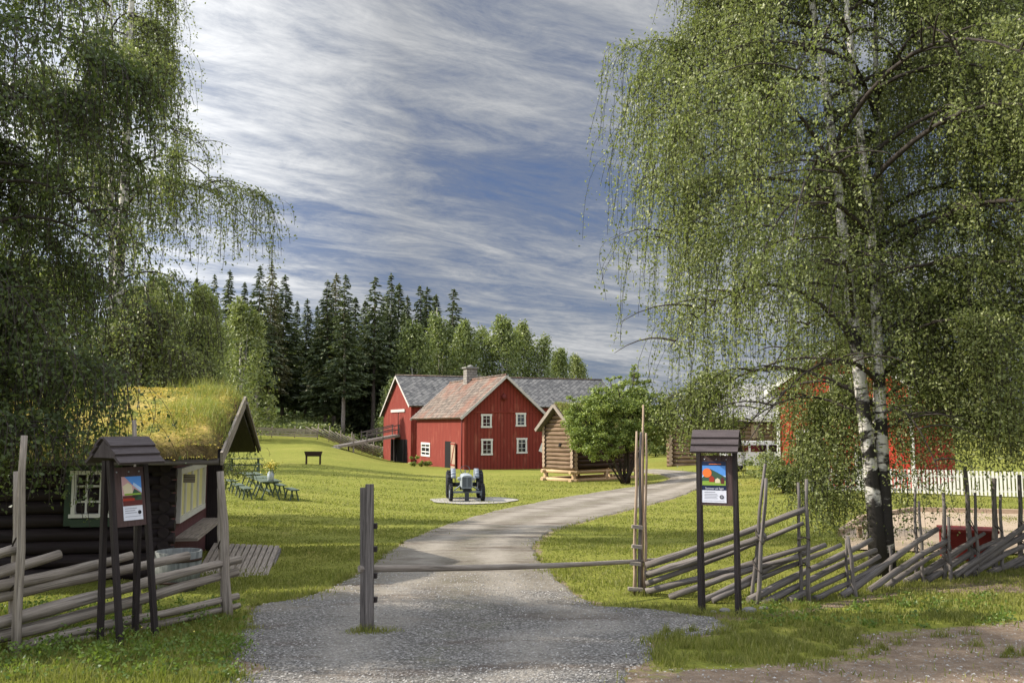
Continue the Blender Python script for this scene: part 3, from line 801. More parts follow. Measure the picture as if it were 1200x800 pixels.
hh = (.015+.022*RS.rand(len(x))**1.5*(1.2+.5*pn))*(1+y/45) + rough*(.01+.05*RS.rand(len(x))**2)*np.clip(.6+.5*vn[keep], .1, 1.8)
lawn = blades('lawn_grass', x, y, Gz(x, y)-.004, hh, .008+.0009*y, 'blade', curved=False, lean=.6)
tagobj(lawn, 'short mown green grass of the farmyard lawn', 'grass', kind='stuff')
# taller rough grass round fence feet, signs, posts
def tufts(name, spots, label, hmin=.08, hmax=.22, mat='blade', w=.008):
    xs = []; ys = []; hs = []
    for (px, py, r, n) in spots:
        c = G(px, py); q = RS.normal(size=(n, 2))*r; xs.append(c.x+q[:, 0]); ys.append(c.y+q[:, 1]*.6)
        hs.append(RS.uniform(hmin, hmax, n)*np.exp(-(q**2).sum(1)/(r*r)*.35))
    x = np.concatenate(xs); y = np.concatenate(ys); h = np.concatenate(hs)
    o = blades(name, x, y, Gz(x, y)-.005, h, np.full(len(x), w), mat, lean=.7)
    return tagobj(o, label, 'grass', kind='stuff')
sp = [(430, 742, .16, 500), (455, 741, .10, 120), (748, 697, .2, 400), (817, 719, .18, 260), (866, 722, .15, 200), (935, 712, .2, 300)]
for q in range(26): sp.append((880+q*13, 712-q*1.6+random.uniform(-3, 3), .22, 170))
for q in range(9): sp.append((770+random.random()*200, 746+random.random()*18, .16, 200))
for q in range(12): sp.append((870+random.random()*320, 715+random.random()*14, .3, 240))
sp += [(1035, 683, .4, 500), (268, 728, .2, 500), (280, 738, .18, 400), (262, 752, .2, 300)]
for q in range(55): sp.append((random.choice([random.uniform(765, 1020), random.uniform(880, 1200)]), random.uniform(718, 772), random.uniform(.03, .09), random.randint(40, 130)))
for q in range(70):
    i_ = random.randint(2, 13); sd_ = random.choice((0, 1)); q0 = ST[i_][sd_]; q1 = ST[i_+1][sd_]; f_ = random.random()
    sp.append((q0[0]+(q1[0]-q0[0])*f_+random.uniform(-4, 4), q0[1]+(q1[1]-q0[1])*f_, random.uniform(.03, .10), random.randint(30, 90)))
tufts('rough_grass', sp, 'taller rough grass tufts round the posts and verge', .05, .15)
sp = []
for q in range(60): sp.append((random.uniform(-20, 262), random.uniform(722, 800), .22, 230))
tufts('verge_grass', sp, 'tall green grass in front of the left roundpole fence', .07, .2)
# broad weeds (nettle and dandelion leaves) bottom left and by the right verge
C = []; 
for q in range(330):
    px = random.uniform(-10, 290); py = random.uniform(715, 800)
    if q > 250: px = random.uniform(880, 1190); py = random.uniform(700, 735)
    c = G(px, py); m = 26; hgt = random.uniform(.06, .24)*(1 if q <= 250 else .45)
    C.append(np.array([c.x, c.y, c.z+.01])+np.column_stack([RS.normal(size=m)*.055, RS.normal(size=m)*.055, RS.rand(m)*hgt]))
C = np.vstack(C); V, Fq = leaves(C, .032*RS.uniform(.6, 1.3, len(C)), .1)
wd_ = npmesh('verge_weeds', V, Fq, M['weed'], tint=RS.rand(len(C))); tagobj(wd_, 'leafy green weeds among the verge grass', 'weeds', kind='stuff')
# small yellow and white flowers
C = np.array([tuple(G(random.uniform(0, 270), random.uniform(715, 790))) for q in range(26)]); C[:, 2] += RS.uniform(.08, .18, len(C))
V, Fq = leaves(C, .02, -.5, 1.0); fl = npmesh('dandelion_flowers', V, Fq, M['yellow_flower']); tagobj(fl, 'tiny yellow flowers in the left verge', 'flowers', kind='stuff')

# ================================================================== FENCES
def fence(name, label, rails, stakes, line, group=None, rr=.039, sr=.027, mat='grey_wood', hgt=None):
    """line: list of (px, Y) giving the fence's distance along its run; rails/stakes given by their end points"""
    lx = [a for a, b in line]; ly = [b for a, b in line]
    FY = lambda px: float(np.interp(px, lx, ly))
    c = G(line[0][0], 700) if False else None
    p = P(line[len(line)//2][0], 600, FY(line[len(line)//2][0])); rootloc = Vector((p.x, p.y, gz(p.x, p.y)))
    root = empty(name, rootloc, label, 'fence', group)
    for i, (x0, y0, x1, y1, r) in enumerate(rails):
        a = P(x0, y0, FY(x0)+random.uniform(-.03, .03)); b = P(x1, y1, FY(x1)+random.uniform(-.03, .03))
        a.z = max(a.z, gz(a.x, a.y)+.03); m = MB(); k = 9; pts = []; ph = random.random()*6
        L = (b-a).length
        for j in range(k+1):
            t = j/k; q = a.lerp(b, t)
            q.z += .012*L*math.sin(ph+t*4)*.8+random.uniform(-.006, .006); q.y += .018*math.sin(ph*2+t*5); pts.append(q)
        m.tube(pts, [rr*r*(1.12-.28*j/k+random.uniform(-.09, .09)) for j in range(k+1)], 10, wob=.11); m.build('rail', M[mat], root)
    for (x0, y0, x1, y1, dy, r) in stakes:
        b = P(x1, y1, FY(x1)+dy); b.z = gz(b.x, b.y)-.08; a = P(x0, y0, FY(x1)+dy)
        m = MB(); k = 6
        m.tube([b.lerp(a, j/k)+Vector((.01*math.sin(j*1.7+x0), 0, 0)) for j in range(k+1)], [sr*r*(1.15-.35*j/k) for j in range(k+1)], 8, wob=.06); m.build('stake', M[mat], root)
    for i in range(len(stakes)-1):
        s0, s1 = stakes[i], stakes[i+1]
        if s0[4]*s1[4] < 0 and abs(s0[2]-s1[2]) < 14:
            pa = [P(s[2], s[3], FY(s[2])+s[4]) for s in (s0, s1)]; pt = [P(s[0], s[1], FY(s[2])+s[4]) for s in (s0, s1)]
            for f in (.30, .52):
                q0 = pa[0].lerp(pt[0], f); q1 = pa[1].lerp(pt[1], f); m = MB(); c = (q0+q1)/2; ax = (q1-q0)/2; L_ = ax.length+.035; ax.normalize(); sd3 = ax.cross(Vector((0, 0, 1))).normalized()
                pts = [c+ax*L_*math.cos(t)+sd3*.045*math.sin(t)+Vector((0, 0, .02*math.sin(2*t))) for t in [k*2*PI/14 for k in range(15)]]
                m.tube(pts, .009, 5, caps=False); m.build('tie', M['branch'], root)
    return root
yR = lambda px, py: G(px, py).y
lineR = [(740, yR(748, 695)), (815, yR(815, 706)), (880, yR(880, 708)), (945, yR(945, 706)), (1000, yR(1000, 698)), (1070, yR(1070, 682)), (1115, yR(1115, 680)), (1145, yR(1145, 674)), (1200, yR(1200, 666)), (1300, yR(1300, 655)), (1420, yR(1420, 645))]
railsR = [(757, 664, 947, 594, 1.1), (757, 674, 897, 627, 1.25), (757, 685, 942, 612, .9), (757, 696, 947, 639, 1.15), (784, 704, 935, 651, 1.0), (820, 712, 968, 638, 1.0), (835, 715, 985, 637, .9), (878, 713, 1021, 630, 1.15), (892, 713, 1027, 645, 1.1),
          (925, 714, 1031, 651, 1.0), (955, 709, 1032, 662, .95), (985, 708, 1099, 621, 1.15), (1018, 700, 1111, 632, 1.1), (1038, 698, 1112, 641, 1.0), (1062, 700, 1142, 632, 1.15), (1085, 671, 1154, 626, .85), (1085, 700, 1176, 630, 1.3),
          (1118, 690, 1216, 603, 1.2), (1128, 688, 1222, 612, 1.25), (1140, 686, 1230, 622, 1.2), (1160, 682, 1250, 632, 1.2), (1185, 676, 1290, 604, 1.2), (1200, 674, 1300, 620, 1.2), (1240, 668, 1370, 590, 1.2), (1250, 672, 1380, 606, 1.2)]
stakesR = [(896, 543, 880, 704, .12, .9), (898, 560, 887, 716, -.1, 1.0), (935, 565, 939, 702, .12, .9), (945, 561, 948, 708, -.1, 1.0), (994, 628, 1003, 699, -.1, 1.1), (1043, 640, 1046, 694, -.1, .9), (991, 632, 994, 690, .12, .8),
           (1072, 572, 1074, 673, .12, .9), (1077, 587, 1082, 681, -.1, .9), (1106, 577, 1106, 679, .12, 1.2), (1111, 605, 1114, 684, -.1, 1.0), (1131, 546, 1139, 675, .12, 1.5), (1142, 577, 1147, 675, -.1, 1.0),
           (1165, 560, 1166, 672, .12, 1.7), (1172, 579, 1175, 669, -.1, 1.0), (1195, 556, 1196, 667, .12, 1.4), (1204, 572, 1206, 668, -.1, 1.1), (1240, 560, 1243, 664, .12, 1.2), (1290, 552, 1292, 660, -.1, 1.2)]
fence('roundpole_fence', 'weathered slanting-rail roundpole fence running right from the gate past the birch', railsR, stakesR, lineR)
lineL = [(-160, yR(-160, 795)), (20, yR(20, 766)), (150, yR(150, 742)), (262, yR(262, 724)), (290, yR(290, 721))]
railsL = [(-120, 684, 17, 644, 1.2), (-120, 700, 71, 650, 1.2), (-100, 712, 153, 649, 1.2), (-100, 727, 221, 648, 1.15), (-90, 748, 281, 658, 1.25), (-90, 764, 278, 673, 1.3), (26, 759, 279, 696, .95), (51, 774, 281, 709, .9)]
stakesL = [(28, 510, 20, 764, -.12, 1.5), (20, 552, 14, 752, .12, 1.2), (158, 492, 163, 735, .14, 1.15), (259, 552, 268, 722, -.12, 2.0), (256, 572, 263, 716, .14, 1.2), (-60, 500, -68, 775, -.12, 1.3)]
fence('roundpole_fence', 'grey roundpole fence left of the drive in front of the turf-roofed cabin', railsL, stakesL, lineL, mat='pole_wood', rr=.048)

# far fence at the forest edge
def farfence():
    lab = 'long grey pole fence along the meadow under the spruce forest'
    a = P(255, 515, 98); b = P(372, 515, 96); c_ = P(475, 520, 99)
    root = empty('roundpole_fence', Vector((a.x, a.y, gz(a.x, a.y))), lab, 'fence')
    m = None
    A = Vector((a.x, a.y, 0)); Bv = Vector((b.x, b.y, 0)); Cv = Vector((c_.x, c_.y, 0))
    A = A + (A-Bv)*1.5
    for k in range(12):
        p = A.lerp(Bv, k/11); z = gz(p.x, p.y); m = MB(); m.tube([(p.x, p.y, z-.1), (p.x+.05, p.y, z+1.25)], .05, 6); m.build('stake', M['pole_wood'], root)
    for hgt in (.3, .55, .8, 1.0):
        for k in range(4):
            p = A.lerp(Bv, k/4); q = A.lerp(Bv, (k+1)/4); m = MB()
            m.bar((p.x, p.y-.07, gz(p.x, p.y)+hgt), (q.x, q.y-.07, gz(q.x, q.y)+hgt), .04, .17); m.build('rail', M['pole_wood'], root)
    for k in range(9):
        p = Bv.lerp(Cv, k/8); z = gz(p.x, p.y); m = MB(); m.tube([(p.x, p.y, z-.1), (p.x+.1, p.y, z+1.7+.3*math.sin(k*3))], .045, 6); m.build('stake', M['pole_wood'], root)
    for k in range(16):
        p = Bv.lerp(Cv, (k-2)/15); q = Bv.lerp(Cv, (k+3)/15); m = MB()
        m.tube([(q.x, q.y-.05, gz(q.x, q.y)+.15), (p.x, p.y-.05, gz(p.x, p.y)+1.25)], .06, 6); m.build('rail', M['pole_wood'], root)
farfence()

# ================================================================== GATE
gl = G(430, 740)
root = empty('gate_post', gl, 'left gate post of two upright grey planks with dark pegs', 'gate post')
Y0 = gl.y
for (xa, ya, xb, w, dy) in ((426.3, 571, 426.8, .075, 0.05), (433.2, 567, 433.5, .085, -.03)):
    a = P(xa, ya, Y0+dy); b = P(xb, 735, Y0+dy); b.z = gz(b.x, b.y)-.1
    m = MB(); m.bar(b, a, w, .06, up=(0, 1, 0)); m.build('plank', M['grey_wood'], root)
for py in (616, 643, 674, 702):
    c = P(439, py, Y0+.01); m = MB(); m.box(c, (.055, .07, .055)); m.build('peg', M['dark_wood'], root)
gr = G(749, 696); Yr = gr.y
root = empty('gate_post', gr, 'right gate post of tall split poles joined by pale cleats', 'gate post')
for nm, (xa, ya, xb, yb, r, dy, mt) in (('pole', (754, 474, 751, 697, .026, .06, 'tan_wood')), ('plank', (746.5, 505, 743, 697, .028, -.02, 'tan_wood')), ('plank', (750.5, 506, 749.5, 697, .03, .0, 'grey_wood')), ('plank', (757.5, 507, 755.5, 697, .026, .03, 'tan_wood'))):
    b = P(xb, yb, Yr+dy); b.z = gz(b.x, b.y)-.1; a = P(xa, ya, Yr+dy); m = MB()
    if nm == 'pole': m.tube([b.lerp(a, j/5) for j in range(6)], [r*(1.3-.75*j/5) for j in range(6)], 8, wob=.05)
    else: m.tube([b.lerp(a, j/6)+Vector((.008*math.sin(j*2+r*900), 0, 0)) for j in range(7)], [r*(1.0-.45*j/6+random.uniform(-.05, .05)) for j in range(7)], 7, wob=.10)
    m.build(nm, M[mt], root)
for (x0, x1, py) in ((740.5, 753, 617), (740.5, 752, 640), (738, 751, 660), (736, 753.5, 690)):
    a = P(x0, py-.6, Yr-.09); b = P(x1, py+.8, Yr-.09); m = MB(); m.bar(a, b, .07, .045); m.build('cleat', M['white_trim'] if False else M['pole_wood'], root)
m = MB(); a = P(421, 666, Y0+.02); b = P(790, 654.5, Yr+.45)
m.tube([a.lerp(b, j/14)+Vector((0, 0, -.035*math.sin(PI*j/14))) for j in range(15)], [.034*(1.18-.35*j/14+random.uniform(-.03, .03)) for j in range(15)], 9, wob=.05)
o = m.build('gate_bar', M['pole_wood'], None); tagobj(o, 'single grey pole closing the gateway across the gravel drive', 'gate bar')

# ================================================================== INFO SIGNS
def text_mesh(s, size, M4):
    cu = bpy.data.curves.new('t', 'FONT'); cu.body = s; cu.size = size; cu.align_x = 'CENTER'; cu.align_y = 'CENTER'
    ob = bpy.data.objects.new('t', cu); COL.objects.link(ob); bpy.context.view_layer.update()
    me = ob.to_mesh(); vs = [M4 @ v.co for v in me.vertices]; fs = [tuple(p.vertices) for p in me.polygons]
    ob.to_mesh_clear(); bpy.data.objects.remove(ob); bpy.data.curves.remove(cu); return vs, fs
def info_sign(base, rotz, label, poster, W=.47, Dp=.30, Hh=1.98, tilt=0):
    """local frame: x across, -y is the front"""
    R3 = Matrix.Rotation(rotz, 3, 'Z'); B = Vector(base)
    T = lambda x, y, z: B + R3 @ Vector((x, y+tilt*z/Hh, z))
    root = empty('information_sign', base, label, 'information sign')
    X = R3 @ Vector((1, 0, 0)); Yv = R3 @ Vector((0, 1, 0))
    for sx in (-1, 1):
        for sy, dep in ((-1, -Dp/2), (1, Dp/2)):
            m = MB(); m.bar(T(sx*W/2, dep*1.0, -.15), T(sx*W/2, sy*.035, Hh), .05, .055, up=Yv); m.build('leg', M['dark_wood'], root)
    # front plane slopes from (-Dp/2 at 0) to (-.035 at Hh)
    fy = lambda z: -Dp/2 + (Dp/2-.035)*z/Hh
    nrm = (R3 @ Vector((0, -Hh, (Dp/2-.035)+tilt))).normalized(); up = (R3 @ Vector((0, (Dp/2-.035)+tilt, Hh))).normalized()
    z0, z1 = Hh-.68, Hh-.07
    c = T(0, fy((z0+z1)/2)+.0, (z0+z1)/2)
    m = MB(); m.box(c, (W-.055, .024, (z1-z0)), X, -nrm, up); pn = m.build('panel', M['sign_panel'], root)
    # roof : three lapped boards on each slope, small gables
    for sy in (-1, 1):
        m = MB()
        for k in range(3):
            ya = .02+k*.075; yb = ya+.10; za = Hh+.235-k*.085; zb = za-.105
            pa = T(0, sy*ya, za); pb = T(0, sy*(yb+.022), zb+.016)
            nn = (pb-pa).cross(X).normalized()
            m.box((pa+pb)/2, (W+.13, (pb-pa).length, .026), X, (pb-pa).normalized(), nn)
        m.build('roof_board', M['sign_roof'], root)
    for sx in (-1, 1):
        m = MB(); pts = [T(sx*(W/2+.045), -.19, Hh+.03), T(sx*(W/2+.045), .19, Hh+.03), T(sx*(W/2+.045), 0, Hh+.215)]
        if sx < 0: pts = pts[::-1]
        m.planar(pts, .02); m.build('gable_board', M['sign_roof'], root)
    # poster
    pw, ph = poster['w'], poster['h']; pc = c + nrm*.0165 + X*poster.get('dx', -.035) + up*poster.get('dz', 0)
    rl = poster.get('rot', 0); Xp = (X*math.cos(rl)+up*math.sin(rl)).normalized(); Up = (up*math.cos(rl)-X*math.sin(rl)).normalized()
    keys = list(PC.keys()); mats = [PC[k] for k in keys]; m = MB()
    Q = lambda u, v, l: pc + Xp*((u-.5)*pw) + Up*((v-.5)*ph) + nrm*(.0012*l)
    def poly(pts, k, l): m.face([Q(u, v, l) for u, v in pts], pts, keys.index(k))
    m.box(pc, (pw, .002, ph), Xp, -nrm, Up, keys.index('white'))
    for (pts, k, l) in poster['art']: poly(pts, k, l+1)
    for (cx, cy, r, k, l) in poster.get('discs', []):
        poly([(cx+r*math.cos(a*PI/12), cy+r*pw/ph*math.sin(a*PI/12)) for a in range(24)], k, l+1)
    for (txt, cx, cy, size, k) in poster.get('text', []):
        M4 = Matrix.Identity(4)
        cc = Q(cx, cy, 6)
        for i in range(3): M4[i][0] = Xp[i]; M4[i][1] = Up[i]; M4[i][2] = nrm[i]; M4[i][3] = cc[i]
        vs, fs = text_mesh(txt, size, M4)
        for f in fs: m.face([vs[i] for i in f], [(0, 0)]*len(f), keys.index(k))
    m.build('poster', mats, root)
    m = MB()
    for sx in (-.14, 0, .12): m.lathe(c + up*(z1-z0)*.42 + X*sx + nrm*.012, [(0.0, .006), (.009, .003), (.009, 0)], 8, axis=nrm)
    m.build('pin', M['zinc'], root)
    return root
R_ = lambda a, b, c, d: [(a, b), (c, b), (c, d), (a, d)]
posterR = dict(w=.295, h=.50, dx=-.03, dz=-.02, art=[
    (R_(0, .30, 1, 1), 'navy', 0), (R_(.02, .42, .98, .90), 'sky', 1), (R_(.02, .42, .98, .66), 'sky_pale', 2),
    ([(.35, .82), (.62, .74), (.98, .62), (.98, .50), (.02, .50), (.02, .60)], 'hill', 3),
    ([(.02, .42), (.98, .42), (.98, .54), (.6, .52), (.3, .53), (.02, .52)], 'green', 4), ([(.30, .50), (.52, .50), (.52, .60), (.41, .66), (.30, .60)], 'red', 5), ([(.55, .48), (.75, .48), (.75, .56), (.65, .6), (.55, .56)], 'cream', 5), ([(.78, .46), (.92, .46), (.92, .58), (.85, .63), (.78, .58)], 'brown', 5),
    (R_(.12, .80, .6, .805) if False else R_(.3, .93, .8, .945), 'orange', 1),
    (R_(.1, .20, .62, .212), 'grey', 1), (R_(.1, .165, .66, .177), 'grey', 1), (R_(.1, .13, .60, .142), 'grey', 1), (R_(.1, .095, .64, .107), 'grey', 1), (R_(.08, .04, .92, .048), 'grey', 1), (R_(.1, .245, .55, .262), 'grey', 1)],
    discs=[(.22, .72, .19, 'orange', 5), (.81, .14, .085, 'black', 2), (.81, .14, .05, 'grey', 3)],
    text=[('Sommer på Egge', .52, .345, .033, 'white')])
posterL = dict(w=.225, h=.45, dx=.02, dz=-.02, rot=.0, art=[
    (R_(0, .33, 1, 1), 'pink', 0), ([(.15, 1), (1, 1), (1, .62), (.55, .80)], 'sky', 1), ([(.55, .80), (1, .62), (1, .72), (.6, .86)], 'sky_pale', 2),
    ([(.02, .78), (.3, .86), (.5, .80), (.55, .6), (.1, .58)], 'cream', 2), ([(.50, .60), (.62, .72), (.98, .60), (.98, .45), (.5, .45)], 'hill', 3), (R_(.1, .57, .95, .61), 'green', 4),
    (R_(0, .33, 1, .56), 'brown', 3), (R_(0, .44, .6, .50), 'red', 4),
    (R_(.08, .26, .7, .275), 'grey', 1), (R_(.08, .21, .6, .225), 'grey', 1), (R_(.08, .16, .68, .175), 'grey', 1), (R_(.08, .08, .9, .09), 'grey', 1)],
    discs=[(.83, .17, .09, 'black', 2)], text=[])
bR = (G(817, 718)+G(861, 722)+G(827, 713)+G(871, 718))/4; bR.z = gz(bR.x, bR.y)
info_sign(bR, math.radians(-20), 'dark wooden information sign with roof and a poster reading Sommer, beside the right fence', posterR, W=.44, Hh=1.98)
bL = Vector((-3.92, 9.3, 0)); bL.z = gz(bL.x, bL.y)
info_sign(bL, math.radians(58), 'dark wooden information sign turned sideways with pink and blue poster, before the left fence', posterL, W=.40, Dp=.36, Hh=1.86, tilt=.17)
# ================================================================== BUILDINGS helpers
def V3(p, z): return Vector((p[0], p[1], z))
def add2(p, d, s, e=(0, 0), t=0): return (p[0]+d[0]*s+e[0]*t, p[1]+d[1]*s+e[1]*t)
def window(root, p0, dr, nrm, u0, u1, z0, z1, nx=2, nz=3, casing='white_paint', cw=.09, glass='glass', name='window', proud=.04):
    """casing and glazing bars as one part, its pane as a sub-part"""
    m = MB(); N_ = Vector((nrm[0], nrm[1], 0)); D = Vector((dr[0], dr[1], 0)); c0 = Vector((p0[0], p0[1], 0))
    Pt = lambda u, z, o: c0 + D*u + Vector((0, 0, z)) + N_*o
    uc, zc = (u0+u1)/2, (z0+z1)/2; w, h = u1-u0, z1-z0
    for (a, b, su, sz) in ((u0+cw/2, zc, cw, h), (u1-cw/2, zc, cw, h), (uc, z0+cw/2-.0, w+.06, cw), (uc, z1-cw/2, w+.06, cw*1.1)):
        m.box(Pt(a, b, proud/2), (su, sz, proud+.02+(.004 if su > cw*1.5 else 0)), D, (0, 0, 1), N_)
    mw = max(.028, w*.035)
    for i in range(1, nx): m.box(Pt(u0+w*i/nx, zc, proud*.4), (mw, h-cw, proud*.6), D, (0, 0, 1), N_)
    for i in range(1, nz): m.box(Pt(uc, z0+h*i/nz, proud*.38), (w-cw, mw, proud*.55), D, (0, 0, 1), N_)
    f = m.build(name, M[casing], root)
    g = MB(); g.box(Pt(uc, zc, .008), (w-cw, h-cw, .008), D, (0, 0, 1), N_)
    g.build('pane', M[glass], f)
    return f
def gable_house(root, p0, d, w, L, zb, zl, zr, zp, wallmat, roofmat, rid=.5, over_e=.35, over_g=.35, th=.14, trim='white_trim', roofname='roof'):
    """p0 front-left corner, d unit vector along front gable, e going back. Returns e"""
    e = (-d[1], d[0])
    FL = p0; FR = add2(p0, d, w); BL = add2(p0, e, L); BR = add2(FR, e, L); FP = add2(p0, d, w*rid); BP = add2(FP, e, L)
    m = MB()
    m.planar([V3(FL, zb), V3(FR, zb), V3(FR, zr), V3(FP, zp), V3(FL, zl)], .12)
    m.planar([V3(BR, zb), V3(BL, zb), V3(BL, zl), V3(BP, zp), V3(BR, zr)], .12)
    q0 = add2(FL, e, .003); q1 = add2(BL, e, -.003)
    m.planar([V3(q1, zb), V3(q0, zb), V3(q0, zl), V3(q1, zl)], .12)
    q0 = add2(FR, e, .003); q1 = add2(BR, e, -.003)
    m.planar([V3(q0, zb), V3(q1, zb), V3(q1, zr), V3(q0, zr)], .12)
    m.build('wall', M[wallmat], root)
    sl = (zp-zl)/(w*rid); sr = (zp-zr)/(w*(1-rid))
    up = th*1.15
    m = MB()
    a = lambda u, t: add2(add2(p0, d, u), e, t)
    zf = zp+up
    m.planar([V3(a(w*rid, -over_g), zf), V3(a(w*rid, L+over_g), zf), V3(a(-over_e, L+over_g), zl-sl*over_e+up), V3(a(-over_e, -over_g), zl-sl*over_e+up)], th)
    m.planar([V3(a(w+over_e, -over_g), zr-sr*over_e+up), V3(a(w+over_e, L+over_g), zr-sr*over_e+up), V3(a(w*rid, L+over_g), zf), V3(a(w*rid, -over_g), zf)], th)
    rf = m.build(roofname, M[roofmat], root)
    m = MB(); m.tube([V3(a(w*rid, -over_g-.02), zf+.02), V3(a(w*rid, L+over_g+.02), zf+.02)], .09, 8); m.build('ridge_cap', M['tile'] if roofmat == 'tile' else M['tile'], rf)
    for t in (-over_g-.03, L+over_g+.03):
        m = MB()
        for (u0, z0, u1, z1) in ((-over_e-.03, zl-sl*over_e, w*rid, zp), (w*rid, zp, w+over_e+.03, zr-sr*over_e)):
            A_ = V3(a(u0, t), z0+.05); B_ = V3(a(u1, t), z1+.05)
            m.bar(A_, B_, .22, .035, up=(e[0], e[1], 0)) if False else m.box((A_+B_)/2, ((B_-A_).length+.04, .035, .20), (B_-A_).normalized(), (e[0], e[1], 0), (B_-A_).normalized().cross(Vector((e[0], e[1], 0))))
        m.build('bargeboard', M[trim], root)
    return e

# ---------------------------------------------------------------- red farmhouse
H0 = (-3.7, 70.0); d_ = (.926, .378); n_ = math.hypot(*d_); d_ = (d_[0]/n_, d_[1]/n_)
root = empty('farmhouse', (H0[0], H0[1], gz(*H0)), 'red timber house with four white gable windows, tiled roof and stone chimney', 'house')
zb = -3.6
e_ = gable_house(root, H0, d_, 6.75, 13.6, zb, .85, .85, 3.85, 'red', 'tile', over_e=.45, over_g=.4)
nf = (-e_[0], -e_[1]); nl = (-d_[0], -d_[1])
for (a, b, c, dd_) in ((564, 485, 576, 501), (604.5, 483.5, 616, 499.5), (564, 514, 577, 533), (605.5, 513, 617.5, 531)):
    u0, z1 = on_plane(a, b, H0, d_); u1, z0 = on_plane(c, dd_, H0, d_)
    window(root, H0, d_, nf, u0, u1, z0, z1, 2, 3, cw=.14)
Hb = add2(H0, e_, 13.6)
u0, z1 = on_plane(494, 518, H0, e_); u1, z0 = on_plane(504, 535, H0, e_)
u0, u1 = sorted((u0, u1)); window(root, H0, e_, nl, u0, u1, z0, z1, 2, 3, cw=.16)
# doorway with open plank door
u0, z1 = on_plane(529, 517, H0, e_); u1, z0 = on_plane(521.5, 547, H0, e_)
D3 = Vector((e_[0], e_[1], 0)); NL = Vector((nl[0], nl[1], 0))
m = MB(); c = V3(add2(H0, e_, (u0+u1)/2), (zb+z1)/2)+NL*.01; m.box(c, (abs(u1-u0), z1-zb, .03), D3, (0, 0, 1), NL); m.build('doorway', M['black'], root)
ua, _ = on_plane(536, 517, H0, e_)
hin = V3(add2(H0, e_, u0), 0)+NL*.03
dd3 = (-D3*.995+NL*.10).normalized(); wdo = abs(ua-u0)*1.0
m = MB(); m.box(hin+dd3*wdo/2+Vector((0, 0, (zb+z1)/2)), (wdo, z1-zb-.15, .05), dd3, (0, 0, 1), dd3.cross(Vector((0, 0, 1)))); dr_ = m.build('door', M['tan_wood'], root)
m = MB()
pn_ = Vector((0, 0, 1)).cross(dd3)
if pn_.dot(Vector((0, -1, 0))) < 0: pn_ = -pn_
for (a, b) in (((.08, .2), (.92, 1.9)), ((.0, .25), (1, .25)), ((0, 1.95), (1, 1.95))):
    m.bar(hin+dd3*wdo*a[0]+Vector((0, 0, zb+.15+a[1]))+pn_*.04, hin+dd3*wdo*b[0]+Vector((0, 0, zb+.15+b[1]))+pn_*.04, .12, .03, up=pn_)
m.build('brace', M['red_paint'], dr_)
# corner boards and belt course, drainpipe, wall bell
m = MB(); 
for t in (.0, 6.75):
    p = add2(H0, d_, t); m.box(V3(p, (zb+.85)/2)+Vector((nf[0], nf[1], 0))*.02, (.16, .85-zb, .06), Vector((d_[0], d_[1], 0)), (0, 0, 1), Vector((nf[0], nf[1], 0)))
p = add2(H0, d_, 3.375); m.box(V3(p, 1.05)+Vector((nf[0], nf[1], 0))*.022, (6.7, .10, .05), Vector((d_[0], d_[1], 0)), (0, 0, 1), Vector((nf[0], nf[1], 0)))
m.build('trim_board', M['red'], root)
m = MB(); p = V3(add2(H0, e_, .5), 0)+NL*.10; m.tube([p+Vector((0, 0, .6)), p+Vector((0, 0, zb+.2))], .05, 8); m.build('drainpipe', M['red_dull'], root)
u, z = on_plane(590, 465, H0, d_)
m = MB(); p = V3(add2(H0, d_, u), z)+Vector((nf[0], nf[1], 0))*.12; m.lathe(p, [(0, .28), (.14, .2), (.2, 0), (.2, -.12), (.1, -.25), (0, -.3)], 12); m.box(p+Vector((0, 0, .3)), (.06, .2, .08)); m.build('wall_bell', M['red_dull'], root)
# chimney
t = 8.3; p = add2(add2(H0, d_, 3.375), e_, t)
m = MB(); Dv = Vector((d_[0], d_[1], 0)); m.box(V3(p, 4.15), (1.0, .9, 1.75), Dv, D3, (0, 0, 1)); ch = m.build('chimney', M['brick'], root)
m = MB(); m.box(V3(p, 5.08), (1.25, 1.15, .13), Dv, D3, (0, 0, 1)); m.lathe(V3(p, 5.12), [(.30, 0), (.28, .1), (.15, .2), (0, .24)], 12); m.build('chimney_cap', M['slate_light'] if False else M['stone'], ch)
# stone footing
m = MB(); m.box(V3(add2(add2(H0, d_, 3.375), e_, 6.8), -3.55), (6.65, 13.5, .5), Dv, D3, (0, 0, 1)); m.build('footing', M['stone'], root)

# ---------------------------------------------------------------- red barn
PK = (-11.8, 92.0); bd = (.378, -.926); n_ = math.hypot(*bd); bd = (bd[0]/n_, bd[1]/n_)
Bp0 = add2(PK, bd, -6.0)
root = empty('barn', (Bp0[0], Bp0[1], gz(*Bp0)), 'long red barn with grey slate roof and boarded bridge to its gable, behind the house', 'barn')
zb = -4.3
be = gable_house(root, Bp0, bd, 11.0, 23.5, zb, 1.15, 1.95, 4.95, 'red', 'slate', rid=6/11., over_e=.35, over_g=.3, th=.16, trim='white_trim')
bn = (-be[0], -be[1]); BN = Vector((bn[0], bn[1], 0)); BD = Vector((bd[0], bd[1], 0))
def bpl(px, py): return on_plane(px, py, Bp0, bd)
u0, z1 = bpl(459, 480); u1, z0 = bpl(475, 483.5)
m = MB(); m.box(V3(add2(Bp0, bd, (u0+u1)/2), (z0+z1)/2+.05)+BN*.06, (u1-u0, .28, .09), BD, (0, 0, 1), BN); m.build('lintel_board', M['white_trim'], root)
u0, z1 = bpl(461.5, 514); u1, z0 = bpl(477, 541)
